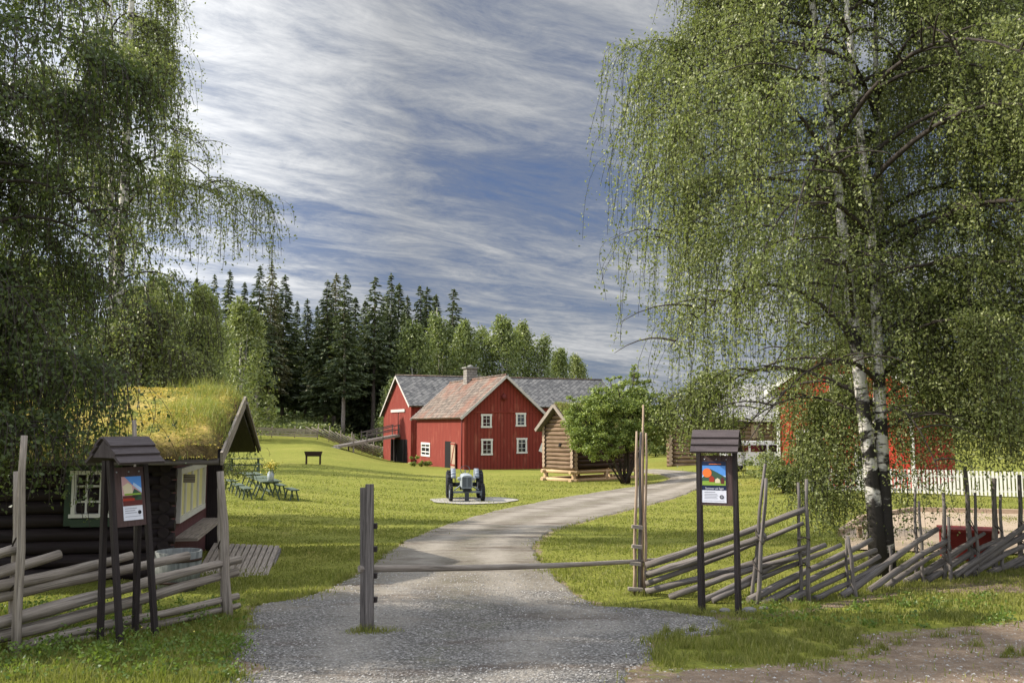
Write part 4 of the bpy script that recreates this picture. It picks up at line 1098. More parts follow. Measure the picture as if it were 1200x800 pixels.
m = MB(); m.box(V3(add2(Bp0, bd, (u0+u1)/2), (zb+z1)/2)+BN*.02, (u1-u0, z1-zb, .05), BD, (0, 0, 1), BN); m.build('undercroft_opening', M['black'], root)
for px in (460.5, 464.5, 475):
    m = MB(); u, _ = bpl(px, 520); m.bar(V3(add2(Bp0, bd, u), zb)+BN*.12, V3(add2(Bp0, bd, u), z1)+BN*.12, .22, .2, up=BD); m.build('support_post', M['dark_wood'], root)
u, _ = bpl(467, 490); m = MB(); m.box(V3(add2(Bp0, bd, u), .3)+BN*.03, (.07, 2.4, .05), BD, (0, 0, 1), BN); m.build('door_seam', M['dark_wood'], root)

# barn bridge : stone ramp and plank deck
u, _ = bpl(466, 508); E0 = V3(add2(Bp0, bd, u), -.95)+BN*.1
dirb = BN
W2 = BD*1.3
root = empty('barn_bridge', Vector((E0.x, E0.y, -3.6)), 'plank bridge with handrail leading up a stone ramp into the barn gable', 'ramp')
E1 = E0 + dirb*6.3; E1.z = -2.05
E2 = E1 + dirb*4.2; E2.z = gz(E2.x, E2.y)+.08
m = MB(); m.planar([E0+W2, E0-W2, E1-W2, E1+W2], .22) if (W2.cross(dirb)).z < 0 else m.planar([E0-W2, E0+W2, E1+W2, E1-W2], .22)
m.build('deck', M['pole_wood'], root)
m = MB()
for sg in (-1, 1):
    for hgt in (.55, 1.0): m.bar(E0+W2*sg+Vector((0, 0, hgt)), E0.lerp(E1, .55)+W2*sg+Vector((0, 0, hgt*.8)), .05, .1)
    for t in (0.02, .28, .54): q = E0.lerp(E1, t)+W2*sg; m.bar(q+Vector((0, 0, -.1)), q+Vector((0, 0, 1.0)), .08, .08, up=BD)
m.build('handrail', M['grey_wood'], root)
for sg in (-1, 1):
    m = MB(); q = E0.lerp(E1, .75)+W2*sg*.9; m.bar((q.x, q.y, gz(q.x, q.y)-.2), q+Vector((0, 0, .9 if sg > 0 else -.1)), .14, .14, up=BD); m.build('support_post', M['pole_wood'], root)
rs = np.random.RandomState(5); m = MB()
for k in range(15):
    f = k/14; c = E1.lerp(E2, f); c.z -= .12
    for sg in (-1, -.5, 0, .5, 1):
        g_ = gz(c.x, c.y); zt = c.z
        while zt > g_-.1:
            hh_ = rs.uniform(.22, .38); q = c+W2*sg*rs.uniform(.9, 1.05); m.lathe((q.x, q.y, zt-hh_/2), [(0, hh_*.5), (.2, hh_*.42), (.3, 0.0), (.22, -hh_*.4), (0, -hh_*.5)], 6, smooth=False); zt -= hh_*.8
m.build('stone_ramp', M['stone'], root)

# ---------------------------------------------------------------- generic log wall
def logwall(m, a, b, z0, z1, r=.13, ext=.25, phase=0, peak=None, mat=0, capmat=1):
    """logs stacked between corners a,b; peak=(u_fraction, zpeak) adds gable logs"""
    A = Vector((a[0], a[1], 0)); B_ = Vector((b[0], b[1], 0)); D = (B_-A).normalized(); z = z0+r*(1+phase)
    top = z1 if peak is None else peak[1]
    while z < top:
        if z <= z1: pa, pb = A-D*ext, B_+D*ext
        else:
            f = (z-z1)/(peak[1]-z1); pk = A.lerp(B_, peak[0]); pa, pb = A.lerp(pk, f), B_.lerp(pk, f)
            if (pb-pa).length < .4: break
        n = 5; dz = random.uniform(-.01, .01)
        m.tube([Vector((pa.lerp(pb, k/n).x, pa.lerp(pb, k/n).y, z+dz)) for k in range(n+1)], [r*random.uniform(1.0, 1.10) for k in range(n+1)], 9, mat, capmat=capmat)
        z += 2*r

# ---------------------------------------------------------------- log storehouse
SC = (3.67, 53.0); gd = (-.62, .78); n_ = math.hypot(*gd); gd = (gd[0]/n_, gd[1]/n_); sd = (gd[1], -gd[0]); sd = (-sd[0], -sd[1]) if sd[0] < 0 else sd
sd = (.783, .622)
Wg, Ls = 2.55, 5.3
C0 = SC; C1 = add2(SC, gd, Wg); C2 = add2(SC, sd, Ls); C3 = add2(C1, sd, Ls)
root = empty('log_storehouse', (SC[0], SC[1], gz(*SC)), 'small brown log storehouse raised on fresh log sills behind the leafy tree', 'storehouse')
m = MB(); zb, ze, zp = -2.64, -.15, 1.0
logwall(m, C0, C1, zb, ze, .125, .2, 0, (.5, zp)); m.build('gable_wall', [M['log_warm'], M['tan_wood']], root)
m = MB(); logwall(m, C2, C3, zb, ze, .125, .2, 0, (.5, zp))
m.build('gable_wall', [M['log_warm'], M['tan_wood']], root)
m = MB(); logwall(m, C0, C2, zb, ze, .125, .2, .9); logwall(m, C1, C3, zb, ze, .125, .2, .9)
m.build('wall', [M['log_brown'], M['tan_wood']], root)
m = MB(); mid = add2(add2(C0, gd, Wg/2), sd, Ls/2); m.box(V3(mid, (zb+ze)/2+.1), (Wg-.1, Ls-.1, ze-zb+.1), (gd[0], gd[1], 0), (sd[0], sd[1], 0), (0, 0, 1)); m.build('floor_box', M['black'], root)
m = MB()
for sg, q0 in ((1, C0), (-1, C1)):
    o_ = add2(q0, gd, -.35*sg); r_ = add2(C0, gd, Wg/2); sl = (zp-ze)/(Wg/2)
    A_ = V3(add2(o_, sd, -.45), ze-sl*.35+.12); B_ = V3(add2(o_, sd, Ls+.45), ze-sl*.35+.12); C_ = V3(add2(r_, sd, Ls+.45), zp+.12); D_ = V3(add2(r_, sd, -.45), zp+.12)
    pl = [A_, B_, C_, D_]
    nn = (B_-A_).cross(C_-B_)
    if nn.z < 0: pl = pl[::-1]
    m.planar(pl, .06)
rf = m.build('roof', M['grey_wood'], root)
m = MB()
for sg, q0 in ((1, C0), (-1, C1)):
    o_ = add2(q0, gd, -.33*sg); r_ = add2(C0, gd, Wg/2); sl = (zp-ze)/(Wg/2)
    pl = [V3(add2(o_, sd, -.38), ze-sl*.33+.32), V3(add2(o_, sd, Ls+.4), ze-sl*.33+.32), V3(add2(r_, sd, Ls+.4), zp+.32), V3(add2(r_, sd, -.38), zp+.32)]
    if (pl[1]-pl[0]).cross(pl[2]-pl[1]).z < 0: pl = pl[::-1]
    m.planar(pl, .2)
m.build('sod', M['sod_dull'], rf)
nn_ = 9000; ua = RS.uniform(-.36, Ls+.38, nn_); va = RS.uniform(-.3, Wg+.3, nn_)
zz_ = zp+.32-np.abs(va-Wg/2)*(zp-ze)/(Wg/2)
blades('turf_grass', C0[0]+sd[0]*ua+gd[0]*va, C0[1]+sd[1]*ua+gd[1]*va, zz_-.02, .08+.16*RS.rand(nn_), np.full(nn_, .035), 'blade_dry', rf, tuple(root.location), lean=.8)
m = MB(); pk = V3(add2(add2(C0, gd, Wg/2), sd, -.5), zp+.2)
for q0, sg in ((C0, 1), (C1, -1)):
    o_ = V3(add2(add2(q0, gd, -.42*sg), sd, -.5), ze-(zp-ze)/(Wg/2)*.42+.2); m.bar(o_, pk, .18, .05, up=(sd[0], sd[1], 0)) if False else m.box((o_+pk)/2, ((pk-o_).length, .05, .2), (pk-o_).normalized(), (sd[0], sd[1], 0), (pk-o_).normalized().cross(Vector((sd[0], sd[1], 0))))
m.build('bargeboard', M['pole_wood'], root)
m = MB()
for (a, b) in ((add2(C0, gd, -.1), add2(C1, gd, .1)), (add2(C2, gd, -.1), add2(C3, gd, .1))):
    pass
for zc, r in ((-2.78, .11), (-3.27, .13)):
    for (a, b) in ((C0, C1), (C0, C2), (C1, C3), (C2, C3)):
        A = Vector((a[0], a[1], 0)); B_ = Vector((b[0], b[1], 0)); D = (B_-A).normalized()
        m.tube([A-D*.35+Vector((0, 0, zc)), B_+D*.35+Vector((0, 0, zc))], r, 10, 0)
m.build('sill_log', M['log_new'], root)
m = MB()
for q in (C0, C1, C2, C3, add2(C0, sd, Ls/2), add2(C1, sd, Ls/2)): m.tube([V3(q, -3.75), V3(q, -2.7)], .14, 8)
m.build('post', M['log_new'], root)
u, z = on_plane(658, 521, SC, gd); m = MB(); q = V3(add2(SC, gd, u), z); m.box(q+Vector((-sd[0], -sd[1], 0))*.14, (.16, .05, .22), (gd[0], gd[1], 0), (-sd[0], -sd[1], 0), (.25, 0, 1)); m.build('vent_hole', M['black'], root)

# ---------------------------------------------------------------- log barn right with slate hip roof
L0 = (11.9, 67.0); ld = (.985, -.175); n_ = math.hypot(*ld); ld = (ld[0]/n_, ld[1]/n_); le = (.175, .985)
root = empty('log_barn', (L0[0], L0[1], gz(*L0)), 'brown log barn with pale slate hipped roof at the end of the path', 'barn')
m = MB(); LB = 15; WB = 8; zb, ze, zp = -3.1, .45, 3.25
K0, K1, K2, K3 = L0, add2(L0, ld, LB), add2(L0, le, WB), add2(add2(L0, ld, LB), le, WB)
logwall(m, K0, K1, zb, ze, .15, .3, 0); logwall(m, K0, K2, zb, ze, .15, .3, .9)
logwall(m, K1, K3, zb, ze, .15, .3, .9); logwall(m, K2, K3, zb, ze, .15, .3, 0)
m.build('wall', [M['log_warm'], M['tan_wood']], root)
m = MB(); mid = add2(add2(L0, ld, LB/2), le, WB/2); m.box(V3(mid, (zb+ze)/2), (LB-.1, WB-.1, ze-zb-.05), (ld[0], ld[1], 0), (le[0], le[1], 0), (0, 0, 1)); m.build('inner_wall', M['black'], root)
m = MB(); o = .55
e0 = V3(add2(add2(L0, ld, -o), le, -o), ze); e1 = V3(add2(add2(K1, ld, o), le, -o), ze); e2 = V3(add2(add2(K3, ld, o), le, o), ze); e3 = V3(add2(add2(K2, ld, -o), le, o), ze)
r0 = V3(add2(add2(L0, ld, 3.0), le, WB/2), zp); r1 = V3(add2(add2(K1, ld, -3.0), le, WB/2), zp)
for pl in ([e0, e1, r1, r0], [e2, e3, r0, r1], [e3, e0, r0], [e1, e2, r1]): m.planar(pl, .12)
m.build('roof', M['slate_light'], root)
m = MB(); m.bar(e0+Vector((0, 0, -.1)), e1+Vector((0, 0, -.1)), .08, .18); m.build('eaves_board', M['white_trim'], root)
u0, z1 = on_plane(880, 497, L0, ld); u1, z0 = on_plane(890, 513, L0, ld)
m = MB(); m.box(V3(add2(L0, ld, (u0+u1)/2), (z0+z1)/2)-Vector((le[0], le[1], 0))*.17, (abs(u1-u0), abs(z1-z0), .06), (ld[0], ld[1], 0), (0, 0, 1), (-le[0], -le[1], 0)); m.build('shutter', M['tan_wood'], root)

# ---------------------------------------------------------------- red barn behind the birch
A0 = (12.5, 42.0); ad = (.8, -.6)
root = empty('red_outbuilding', (A0[0], A0[1], gz(*A0)), 'bright red gabled building with white bargeboards behind the big birch', 'barn')
ae = gable_house(root, A0, ad, 6.0, 8.5, -3.2, 1.7, 1.7, 3.65, 'red_bright', 'slate', over_e=.4, over_g=.35, trim='white_paint')
an_ = (-ae[0], -ae[1])
AD = Vector((ad[0], ad[1], 0)); AN = Vector((an_[0], an_[1], 0))
for t in (.06, 5.94):
    m = MB(); m.box(V3(add2(A0, ad, t), -.75)+AN*.03, (.16, 4.9, .06), AD, (0, 0, 1), AN); m.build('corner_board', M['white_paint'], root)
window(root, A0, ad, an_, 2.5, 3.5, 1.3, 2.3, 2, 2, cw=.12)
window(root, A0, ad, an_, .9, 1.8, -1.5, -.2, 2, 3, cw=.12)
window(root, A0, ad, an_, 3.5, 4.6, -2.95, -.9, 2, 4, cw=.14, name='glazed_door')

# ================================================================== TURF CABIN
CA = (-5.4, 14.0); cg = (-.19, .98); n_ = math.hypot(*cg); cg = (cg[0]/n_, cg[1]/n_); cl = (-cg[1], cg[0])   # cl points left
cabZ = gz(*CA)
root = empty('turf_roof_cabin', (CA[0], CA[1], cabZ), 'dark log cabin with mossy turf roof and big yellow-curtained side window', 'cabin')
GL, CLn = 5.1, 9.5
zb, zt = -2.75, -.55
c0 = CA; c1 = add2(CA, cg, GL); c2 = add2(CA, cl, CLn); c3 = add2(c1, cl, CLn)
m = MB()
logwall(m, c0, c2, zb, zt+.05, .10, .0, 0); logwall(m, c1, c3, zb, zt, .10, .0, 0); logwall(m, c2, c3, zb, zt, .10, .0, 0, (.5, .35))
for q in (0, ):
    z = zb+.2
    while z < zt:
        a = V3(c0, z); D = Vector((cg[0], cg[1], 0)); E = Vector((-cl[0], -cl[1], 0))
        z += .2
m.build('wall', [M['log_dark'], M['log_dark']], root)
CG = Vector((cg[0], cg[1], 0)); CN = Vector((-cl[0], -cl[1], 0)); CF = -CG; CLv = Vector((cl[0], cl[1], 0))
m = MB(); m.planar([V3(c0, zb), V3(c1, zb), V3(c1, zt), V3(add2(c0, cg, GL/2), .30), V3(c0, zt)], .1); m.build('gable_wall', M['purple_board'], root)
m = MB(); m.planar([V3(add2(c0, cg, -.1), zt-.02)+CN*.06, V3(add2(c1, cg, .1), zt-.02)+CN*.06, V3(add2(c0, cg, GL/2), .36)+CN*.06], .05); m.build('upper_gable', M['dark_wood'], root)
for q0 in (c0, c1):
    m = MB(); z = zb+.1
    while z < zt:
        q = V3(q0, z); m.tube([q-CG*.12, q+CG*.12], .085, 8); m.tube([q+Vector((0, 0, .1))-CN*.2, q+Vector((0, 0, .1))+CN*.15], .088, 8)
        z += .2
    m.build('corner_log', M['log_dark'], root)
# side window with counter
u0, z1 = on_plane(209, 553, CA, cg); u1, z0 = on_plane(237, 606, CA, cg)
z0 = -1.60; u0 = .95; u1 = 3.75
window(root, CA, cg, (CN.x, CN.y), u0, u1, -1.62, -.72, 4, 1, cw=.09, glass='curtain', proud=.06)
m = MB(); m.box(V3(add2(CA, cg, 2.35), -1.86)+CN*.2, (3.3, .38, .05), CG, CN, (0, 0, 1)); m.build('counter_shelf', M['pole_wood'], root)
m = MB(); m.bar(V3(add2(CA, cg, GL-.55), zb)+CN*.14, V3(add2(CA, cg, GL-.55), zt)+CN*.14, .3, .24, up=CG); m.build('porch_post', M['dark_wood'], root)
# little sign board at the corner
m = MB(); q = P(207.5, 559.5, 14.3)+CN*.0; m.box(V3(add2(CA, cg, .05), q.z)+CN*.33, (.18, .13, .02), Vector((1, 0, 0)), (0, 0, 1), (0, -1, 0)); m.build('name_board', M['pole_wood'], root)
# front window
u0, z1 = on_plane(137, 549, CA, cl); u1, z0 = on_plane(86, 607, CA, cl)
window(root, CA, cl, (CF.x, CF.y), u0+.0, u1, z0+.02, z1-.02, 3, 3, cw=.055, glass='curtain', proud=.16, name='window')
m = MB()
for (a, b, su, sz) in ((u0-.05, (z0+z1)/2, .10, z1-z0+.2), (u1+.05, (z0+z1)/2, .10, z1-z0+.2), ((u0+u1)/2, z0-.06, u1-u0, .12), ((u0+u1)/2, z1+.05, u1-u0, .1)):
    m.box(V3(add2(CA, cl, a), b)+CF*.125, (su, sz, .05), CLv, (0, 0, 1), CF)
m.build('window_casing', M['green_trim'], root)
# roof deck, bargeboards, eaves pole
og, oe = .85, .5
rp = lambda u, v, z: Vector((CA[0]+cl[0]*u+cg[0]*v, CA[1]+cl[1]*u+cg[1]*v, z))
zd = lambda v: .30-(abs(v-GL/2)/(GL/2+oe))*.83
m = MB()
for (va, vb) in ((-oe, GL/2), (GL/2, GL+oe)):
    pl = [rp(-og, va, zd(va)), rp(CLn+.5, va, zd(va)), rp(CLn+.5, vb, zd(vb)), rp(-og, vb, zd(vb))]
    if (pl[1]-pl[0]).cross(pl[2]-pl[1]).z < 0: pl = pl[::-1]
    m.planar(pl, .06)
rf = m.build('roof', M['dark_wood'], root)
m = MB()
m.tube([rp(-og, -oe-.02, zd(-oe)-.02), rp(CLn, -oe-.02, zd(-oe)-.02)], .05, 8); m.build('eaves_pole', M['grey_wood'], rf)
for (va, vb, mt) in ((-oe-.1, GL/2, 'pole_wood'), (GL+oe+.1, GL/2, 'dark_wood')):
    a = rp(-og-.04, va, zd(va)+.05); b = rp(-og-.04, vb, zd(vb)+.14); m = MB(); m.box((a+b)/2, ((b-a).length, .04, .20), (b-a).normalized(), CLv, (b-a).normalized().cross(CLv)); m.build('bargeboard', M[mt], rf)
a = rp(-og-.075, GL+oe+.15, zd(GL+oe)-.02); b = rp(-og-.075, GL/2, .42); m = MB(); m.bar(a, b, .05, .03, up=CLv); m.build('barge_edge', M['pole_wood'], rf)
# sod
nu, nv = 170, 96
U = np.linspace(-og+.02, CLn+.5, nu); Vv = np.linspace(-oe, GL+oe, nv)
UU, VV = np.meshgrid(U, Vv)
def vnoise(x, y, seed, fr):
    r = np.random.RandomState(seed); t = 0
    for k in range(7):
        a = r.uniform(0, PI); ph = r.uniform(0, 6.3); f = fr*r.uniform(.7, 1.4); t = t+np.sin((x*np.cos(a)+y*np.sin(a))*f+ph)
    return t/7**.5
nz = vnoise(UU, VV, 3, 2.2)*.05+vnoise(UU, VV, 4, 6)*.035+vnoise(UU, VV, 5, 13)*.02+vnoise(UU, VV, 6, 25)*.010
edge = np.minimum(np.minimum(VV+oe, GL+oe-VV), (UU+og)*1.2)
thk = .36*np.clip(edge/.30, 0, 1)**.45+.03
ZS = (.30-(np.abs(VV-GL/2)/(GL/2+oe))*.83)+thk+nz*np.clip(edge/.2, .3, 1)
ZS = np.where(np.abs(VV-GL/2) < .5, ZS-.05*(1-np.abs(VV-GL/2)/.5), ZS)
bul = np.where(VV < GL/2, -1, 1)*.10*np.exp(-(edge/.18)**2)
X_ = CA[0]+cl[0]*UU+cg[0]*(VV+bul); Y_ = CA[1]+cl[1]*UU+cg[1]*(VV+bul)
X_ += RS.normal(size=X_.shape)*.006; ZS += RS.normal(size=X_.shape)*.008
ids = np.arange(UU.size).reshape(UU.shape)
Q = np.stack([ids[:-1, :-1], ids[1:, :-1], ids[1:, 1:], ids[:-1, 1:]], -1).reshape(-1, 4)
sod = npmesh('sod', np.column_stack([X_.ravel(), Y_.ravel(), ZS.ravel()]), Q, M['moss'], rf, off=tuple(root.location), smooth=True)
a_ = sod.data.attributes.new('edge', 'FLOAT', 'POINT'); a_.data.foreach_set('value', np.clip(1-(edge-.06-nz*1.2)/.16, 0, 1).ravel().astype(np.float32))
# roof grass
def roofpts(n, vpow=1, vr=None):
    u = RS.uniform(-og+.03, CLn*.75, n); v = RS.uniform(-oe+.02, GL+oe-.02, n) if vr is None else RS.uniform(vr[0], vr[1], n)
    iu = np.clip(((u-U[0])/(U[-1]-U[0])*(nu-1)), 0, nu-1).astype(int); iv = np.clip(((v-Vv[0])/(Vv[-1]-Vv[0])*(nv-1)), 0, nv-1).astype(int)
    return X_[iv, iu]+RS.normal(size=n)*.03, Y_[iv, iu]+RS.normal(size=n)*.03, ZS[iv, iu], u, v
x, y, z, u, v = roofpts(150000)
g_ = vnoise(u, v, 9, 2.6)+vnoise(u, v, 12, 7)*.6
k = g_ > .45+RS.normal(size=len(g_))*.40
x, y, z, g_, u, v = x[k], y[k], z[k], g_[k], u[k], v[k]
h = (.025+.10*RS.rand(len(x))**3)*(1+np.clip(g_, 0, 1.5)*.5)
blades('turf_grass', x, y, z-.01, h, np.full(len(x), .0075), 'blade_dry', rf, tuple(root.location), lean=.8)
x, y, z, u, v = roofpts(5000, vr=(GL/2-.5, GL/2+.8)); k = (vnoise(u, v, 21, 2.5) > .0) | (u < .6); x, y, z = x[k], y[k], z[k]
blades('ridge_grass', x, y, z-.01, .05+.30*RS.rand(len(x))**2.5, np.full(len(x), .006), 'blade', rf, tuple(root.location), lean=.7)
x, y, z, u, v = roofpts(4500, vr=(0, GL)); k = u < .2; x, y, z = x[k], y[k], z[k]
blades('edge_grass', x, y, z-.01, .15+.3*RS.rand(len(x)), np.full(len(x), .006), 'blade_dry', rf, tuple(root.location), lean=1.3)

x, y, z, u, v = roofpts(70000); g_ = vnoise(u, v, 31, 3.1)+.8*vnoise(u, v, 33, 9); k = g_ > -.3+RS.normal(size=len(g_))*.5
x, y, z, u, v, g_ = x[k], y[k], z[k], u[k], v[k], g_[k]
V, Fq = leaves(np.column_stack([x+RS.normal(size=len(x))*.02, y+RS.normal(size=len(x))*.02, z+.012*RS.rand(len(x))+.02*np.clip(g_, 0, 1)]), .022*RS.uniform(.5, 1.4, len(x)), -.2)
npmesh('moss_cushion', V, Fq, M['moss_leaf'], rf, np.clip(.5+.25*g_+RS.normal(size=len(x))*.2, 0, 1), off=tuple(root.location))
# deck beside the cabin
FR_ = G(328, 647); NR_ = G(311, 681); 
zdk = gz(FR_.x, FR_.y)+.12
root = empty('wooden_deck', Vector((NR_.x, NR_.y, gz(NR_.x, NR_.y))), 'low grey boarded deck beside the cabin side window', 'deck')
a0 = P(328, 645, FR_.y); NLd = P(225, 690, 14.1); FLd = P(250, 648, FR_.y+.4)
nb = 12; m = MB()
for k in range(nb):
    f0 = (k+.04)/nb; f1 = (k+.93)/nb
    A_ = Vector((NLd.x, NLd.y, zdk)).lerp(Vector((NR_.x, NR_.y, zdk)), f0); B_ = Vector((NLd.x, NLd.y, zdk)).lerp(Vector((NR_.x, NR_.y, zdk)), f1)
    C_ = Vector((FLd.x, FLd.y, zdk)).lerp(Vector((FR_.x, FR_.y, zdk)), f1); D_ = Vector((FLd.x, FLd.y, zdk)).lerp(Vector((FR_.x, FR_.y, zdk)), f0)
    dz = Vector((0, 0, random.uniform(-.004, .004))); mid = (B_+A_)/2; md2 = (C_+D_)/2
    m.box((mid+md2)/2+dz, ((B_-A_).length, (md2-mid).length, .035), (B_-A_).normalized(), (md2-mid).normalized(), (0, 0, 1))
m.build('deck_board', M['pole_wood'], root)
m = MB(); A_ = Vector((NLd.x, NLd.y, zdk-.1)); B_ = Vector((NR_.x, NR_.y, zdk-.1)); C_ = Vector((FR_.x, FR_.y, zdk-.1)); D_ = Vector((FLd.x, FLd.y, zdk-.1))
for a, b in ((A_, B_), (B_, C_), (D_, C_)): m.bar(a.lerp(b, .01), a.lerp(b, .99), .05, .14)
m.build('joist', M['grey_wood'], root)
# tub
q = P(208, 690, 12.9); q.z = gz(q.x, q.y)
root = empty('wooden_tub', q, 'grey wooden half-barrel tub by the cabin corner behind the fence', 'tub')
m = MB(); m.lathe(q, [(0.0, .02), (.26, 0), (.31, .25), (.32, .55), (.29, .55), (.28, .44), (0, .44)], 24); m.build('staves', M['tub'], root)
for zz in (.12, .42):
    m = MB(); m.lathe(q, [(.287+zz*.07, zz), (.287+zz*.07+.006, zz), (.29+zz*.07+.006, zz+.035), (.29+zz*.07, zz+.035)], 24); m.build('hoop', M['rust'], root)

# ================================================================== TRACTOR
tp = G(546, 589); tp.y += 1.6; tp.x += -.10; tp.z = gz(tp.x, tp.y)
pad = MB(); pc_ = Vector((tp.x+.35, tp.y-.5, 0)); n = 40; pts = []
for k in range(n):
    a = 2*PI*k/n; r = 1+.06*math.sin(3*a)+.04*math.sin(7*a+1); x_ = pc_.x+math.cos(a)*1.8*r; y_ = pc_.y+math.sin(a)*2.0*r
    pts.append(Vector((x_, y_, gz(x_, y_)+.035)))
pad.face(pts, [(p.x, p.y) for p in pts]); M['pad'] = plain('pale_gravel_pad', (.28, .26, .225), .95, .35, 12, bs=.5)
o = pad.build('gravel_pad', M['pad']); o['kind'] = 'structure'
root = empty('tractor', tp, 'small grey vintage tractor facing the camera on a pale gravel patch', 'tractor')
def tb_(name, mb, mats, par=None): return mb.build(name, mats, par or root, world=False)
ZG = .035
def wheel(x, y, r, w, steer=0):
    m = MB(); ax = Vector((math.cos(steer), math.sin(steer), 0)); c = Vector((x, y, r+ZG))
    k = .28*r
    m.lathe(c, [(r-k, -w*.42), (r-k*.35, -w*.5), (r-.03, -w*.42), (r, -w*.2), (r, w*.2), (r-.03, w*.42), (r-k*.35, w*.5), (r-k, w*.42)], 28, axis=ax)
    nl = 22
    for i in range(nl):
        a = 2*PI*i/nl; zax = Vector((0, 0, 1)); yx = ax.cross(zax)
        rd = yx*math.cos(a)+zax*math.sin(a); tg = ax.cross(rd)
        m.box(c+rd*(r+.008), (w*.8, .035, .035), (ax+tg*.35*(1 if i % 2 else -1)).normalized(), tg, rd)
    t = tb_('wheel', m, M['tyre'])
    m = MB(); m.lathe(c, [(0, -.05), (r*.22, -.06), (r*.28, -.01), (r*.6, .0), (r-k, -w*.36), (r-k, w*.36), (r*.6, .03), (r*.28, .04), (r*.2, .09), (0, .1)], 24, axis=ax); m.build('rim', M['tractor'], t, world=False)
for sx in (-1, 1):
    wheel(sx*.66, .95, .58, .27); wheel(sx*.655, -.95, .355, .14, .06)
m = MB()   # hood: rounded cross section extruded back
prof = []
for a in np.linspace(0, PI, 13): prof.append((math.cos(a)*.235, 1.02+math.sin(a)**.7*.13))
prof = [(.235, .62)]+prof+[(-.235, .62)]
for (y0, y1, s0, s1) in ((-1.12, -1.0, .9, 1.0), (-1.0, .15, 1.0, .97)):
    for i in range(len(prof)-1):
        a, b = prof[i], prof[i+1]
        m.face([(a[0]*s0, y0, .62+(a[1]-.62)*s0), (b[0]*s0, y0, .62+(b[1]-.62)*s0), (b[0]*s1, y1, .62+(b[1]-.62)*s1), (a[0]*s1, y1, .62+(a[1]-.62)*s1)], [(0, 0)]*4, smooth=True)
m.face([(p[0]*.9, -1.12, .62+(p[1]-.62)*.9) for p in prof][::-1], [(0, 0)]*len(prof)); m.face([(p[0]*.97, .15, .62+(p[1]-.62)*.97) for p in prof], [(0, 0)]*len(prof))
tb_('bonnet', m, M['tractor_light'])
m = MB(); m.box((0, -1.13, .82), (.36, .03, .40)); gr_ = tb_('grille', m, M['tractor_dark'])
m = MB()
for i in range(-5, 6): m.box((i*.033, -1.15, .82), (.012, .02, .38))
m.box((0, -1.155, .82), (.035, .03, .42)); m.box((0, -1.15, .60), (.40, .04, .05)); m.build('grille_bar', M['tractor'], gr_, world=False)
m = MB(); m.box((0, -.55, .62), (.26, 1.1, .34)); m.box((0, .3, .62), (.32, .8, .36)); m.box((0, .9, .60), (.40, .5, .42)); m.tube([(-.55, .95, .60), (.55, .95, .60)], .09, 12)
m.box((0, -1.0, .52), (.34, .2, .16)); tb_('engine', m, M['tractor_dark'])
m = MB(); m.box((0, -.95, .40), (.16, .16, .3)); m.bar((-.6, -.95, .42), (.6, -.95, .42), .08, .09, up=(0, 1, 0)); m.bar((-.58, -.95, .44), (-.58, -.95, .28), .07, .07); m.bar((.58, -.95, .44), (.58, -.95, .28), .07, .07)
m.bar((-.5, -.9, .5), (-.2, .2, .62), .04, .04); m.bar((.5, -.9, .5), (.2, .2, .62), .04, .04); tb_('front_axle', m, M['tractor'])
m = MB(); m.box((0, -1.02, .2), (.17, .17, .36)); m.box((0, -1.02, .045), (.3, .3, .05)); tb_('support_stand', m, M['tractor_dark'])
for sx in (-1, 1):
    m = MB(); ns = 9
    for i in range(ns):
        a0 = math.radians(25+i*15); a1 = math.radians(25+(i+1)*15); r = .67
        p = lambda a, x: (x, .95-math.cos(a)*r, .62+math.sin(a)*r)
        m.face([p(a0, sx*.41), p(a0, sx*.60), p(a1, sx*.60), p(a1, sx*.41)], [(0, 0)]*4, smooth=True)
        m.face([p(a0, sx*.41), p(a1, sx*.41), (sx*.41, .95, .62)], [(0, 0)]*3)
    fd = tb_('fender', m, M['tractor']); md = fd.modifiers.new('t', 'SOLIDIFY'); md.thickness = .015
m = MB()
for k in range(24):
    a0, a1 = 2*PI*k/24, 2*PI*(k+1)/24; c = Vector((0, .42, 1.25)); Xs = Vector((1, 0, 0)); Ys = Vector((0, .5, .86))
    m.tube([c+Xs*.2*math.cos(a0)+Ys*.2*math.sin(a0), c+Xs*.2*math.cos(a1)+Ys*.2*math.sin(a1)], .014, 6, caps=False)
for a in (0, 2.1, 4.2): m.tube([c, c+Xs*.2*math.cos(a)+Ys*.2*math.sin(a)], .009, 5)
m.tube([c, (0, .1, 1.0)], .018, 6); tb_('steering_wheel', m, M['tractor_dark'])
m = MB(); m.lathe((0, 1.0, .98), [(0, -.02), (.18, 0), (.22, .05), (.21, .06), (.15, .02), (0, 0)], 16); m.bar((0, .9, .75), (0, 1.0, .97), .05, .03); tb_('seat', m, M['tractor'])
for sx in (-1, 1):
    m = MB(); m.lathe((sx*.30, -.82, .95), [(0, -.07), (.06, -.05), (.085, 0), (.075, .01), (0, .015)], 14, axis=(0, -1, 0)); tb_('headlight', m, M['zinc'])
m = MB(); m.tube([(.18, -.5, .55), (.26, -.4, .35), (.24, 1.2, .3)], .025, 7); tb_('exhaust', m, M['rust'])
root.rotation_euler = (0, 0, math.radians(6))

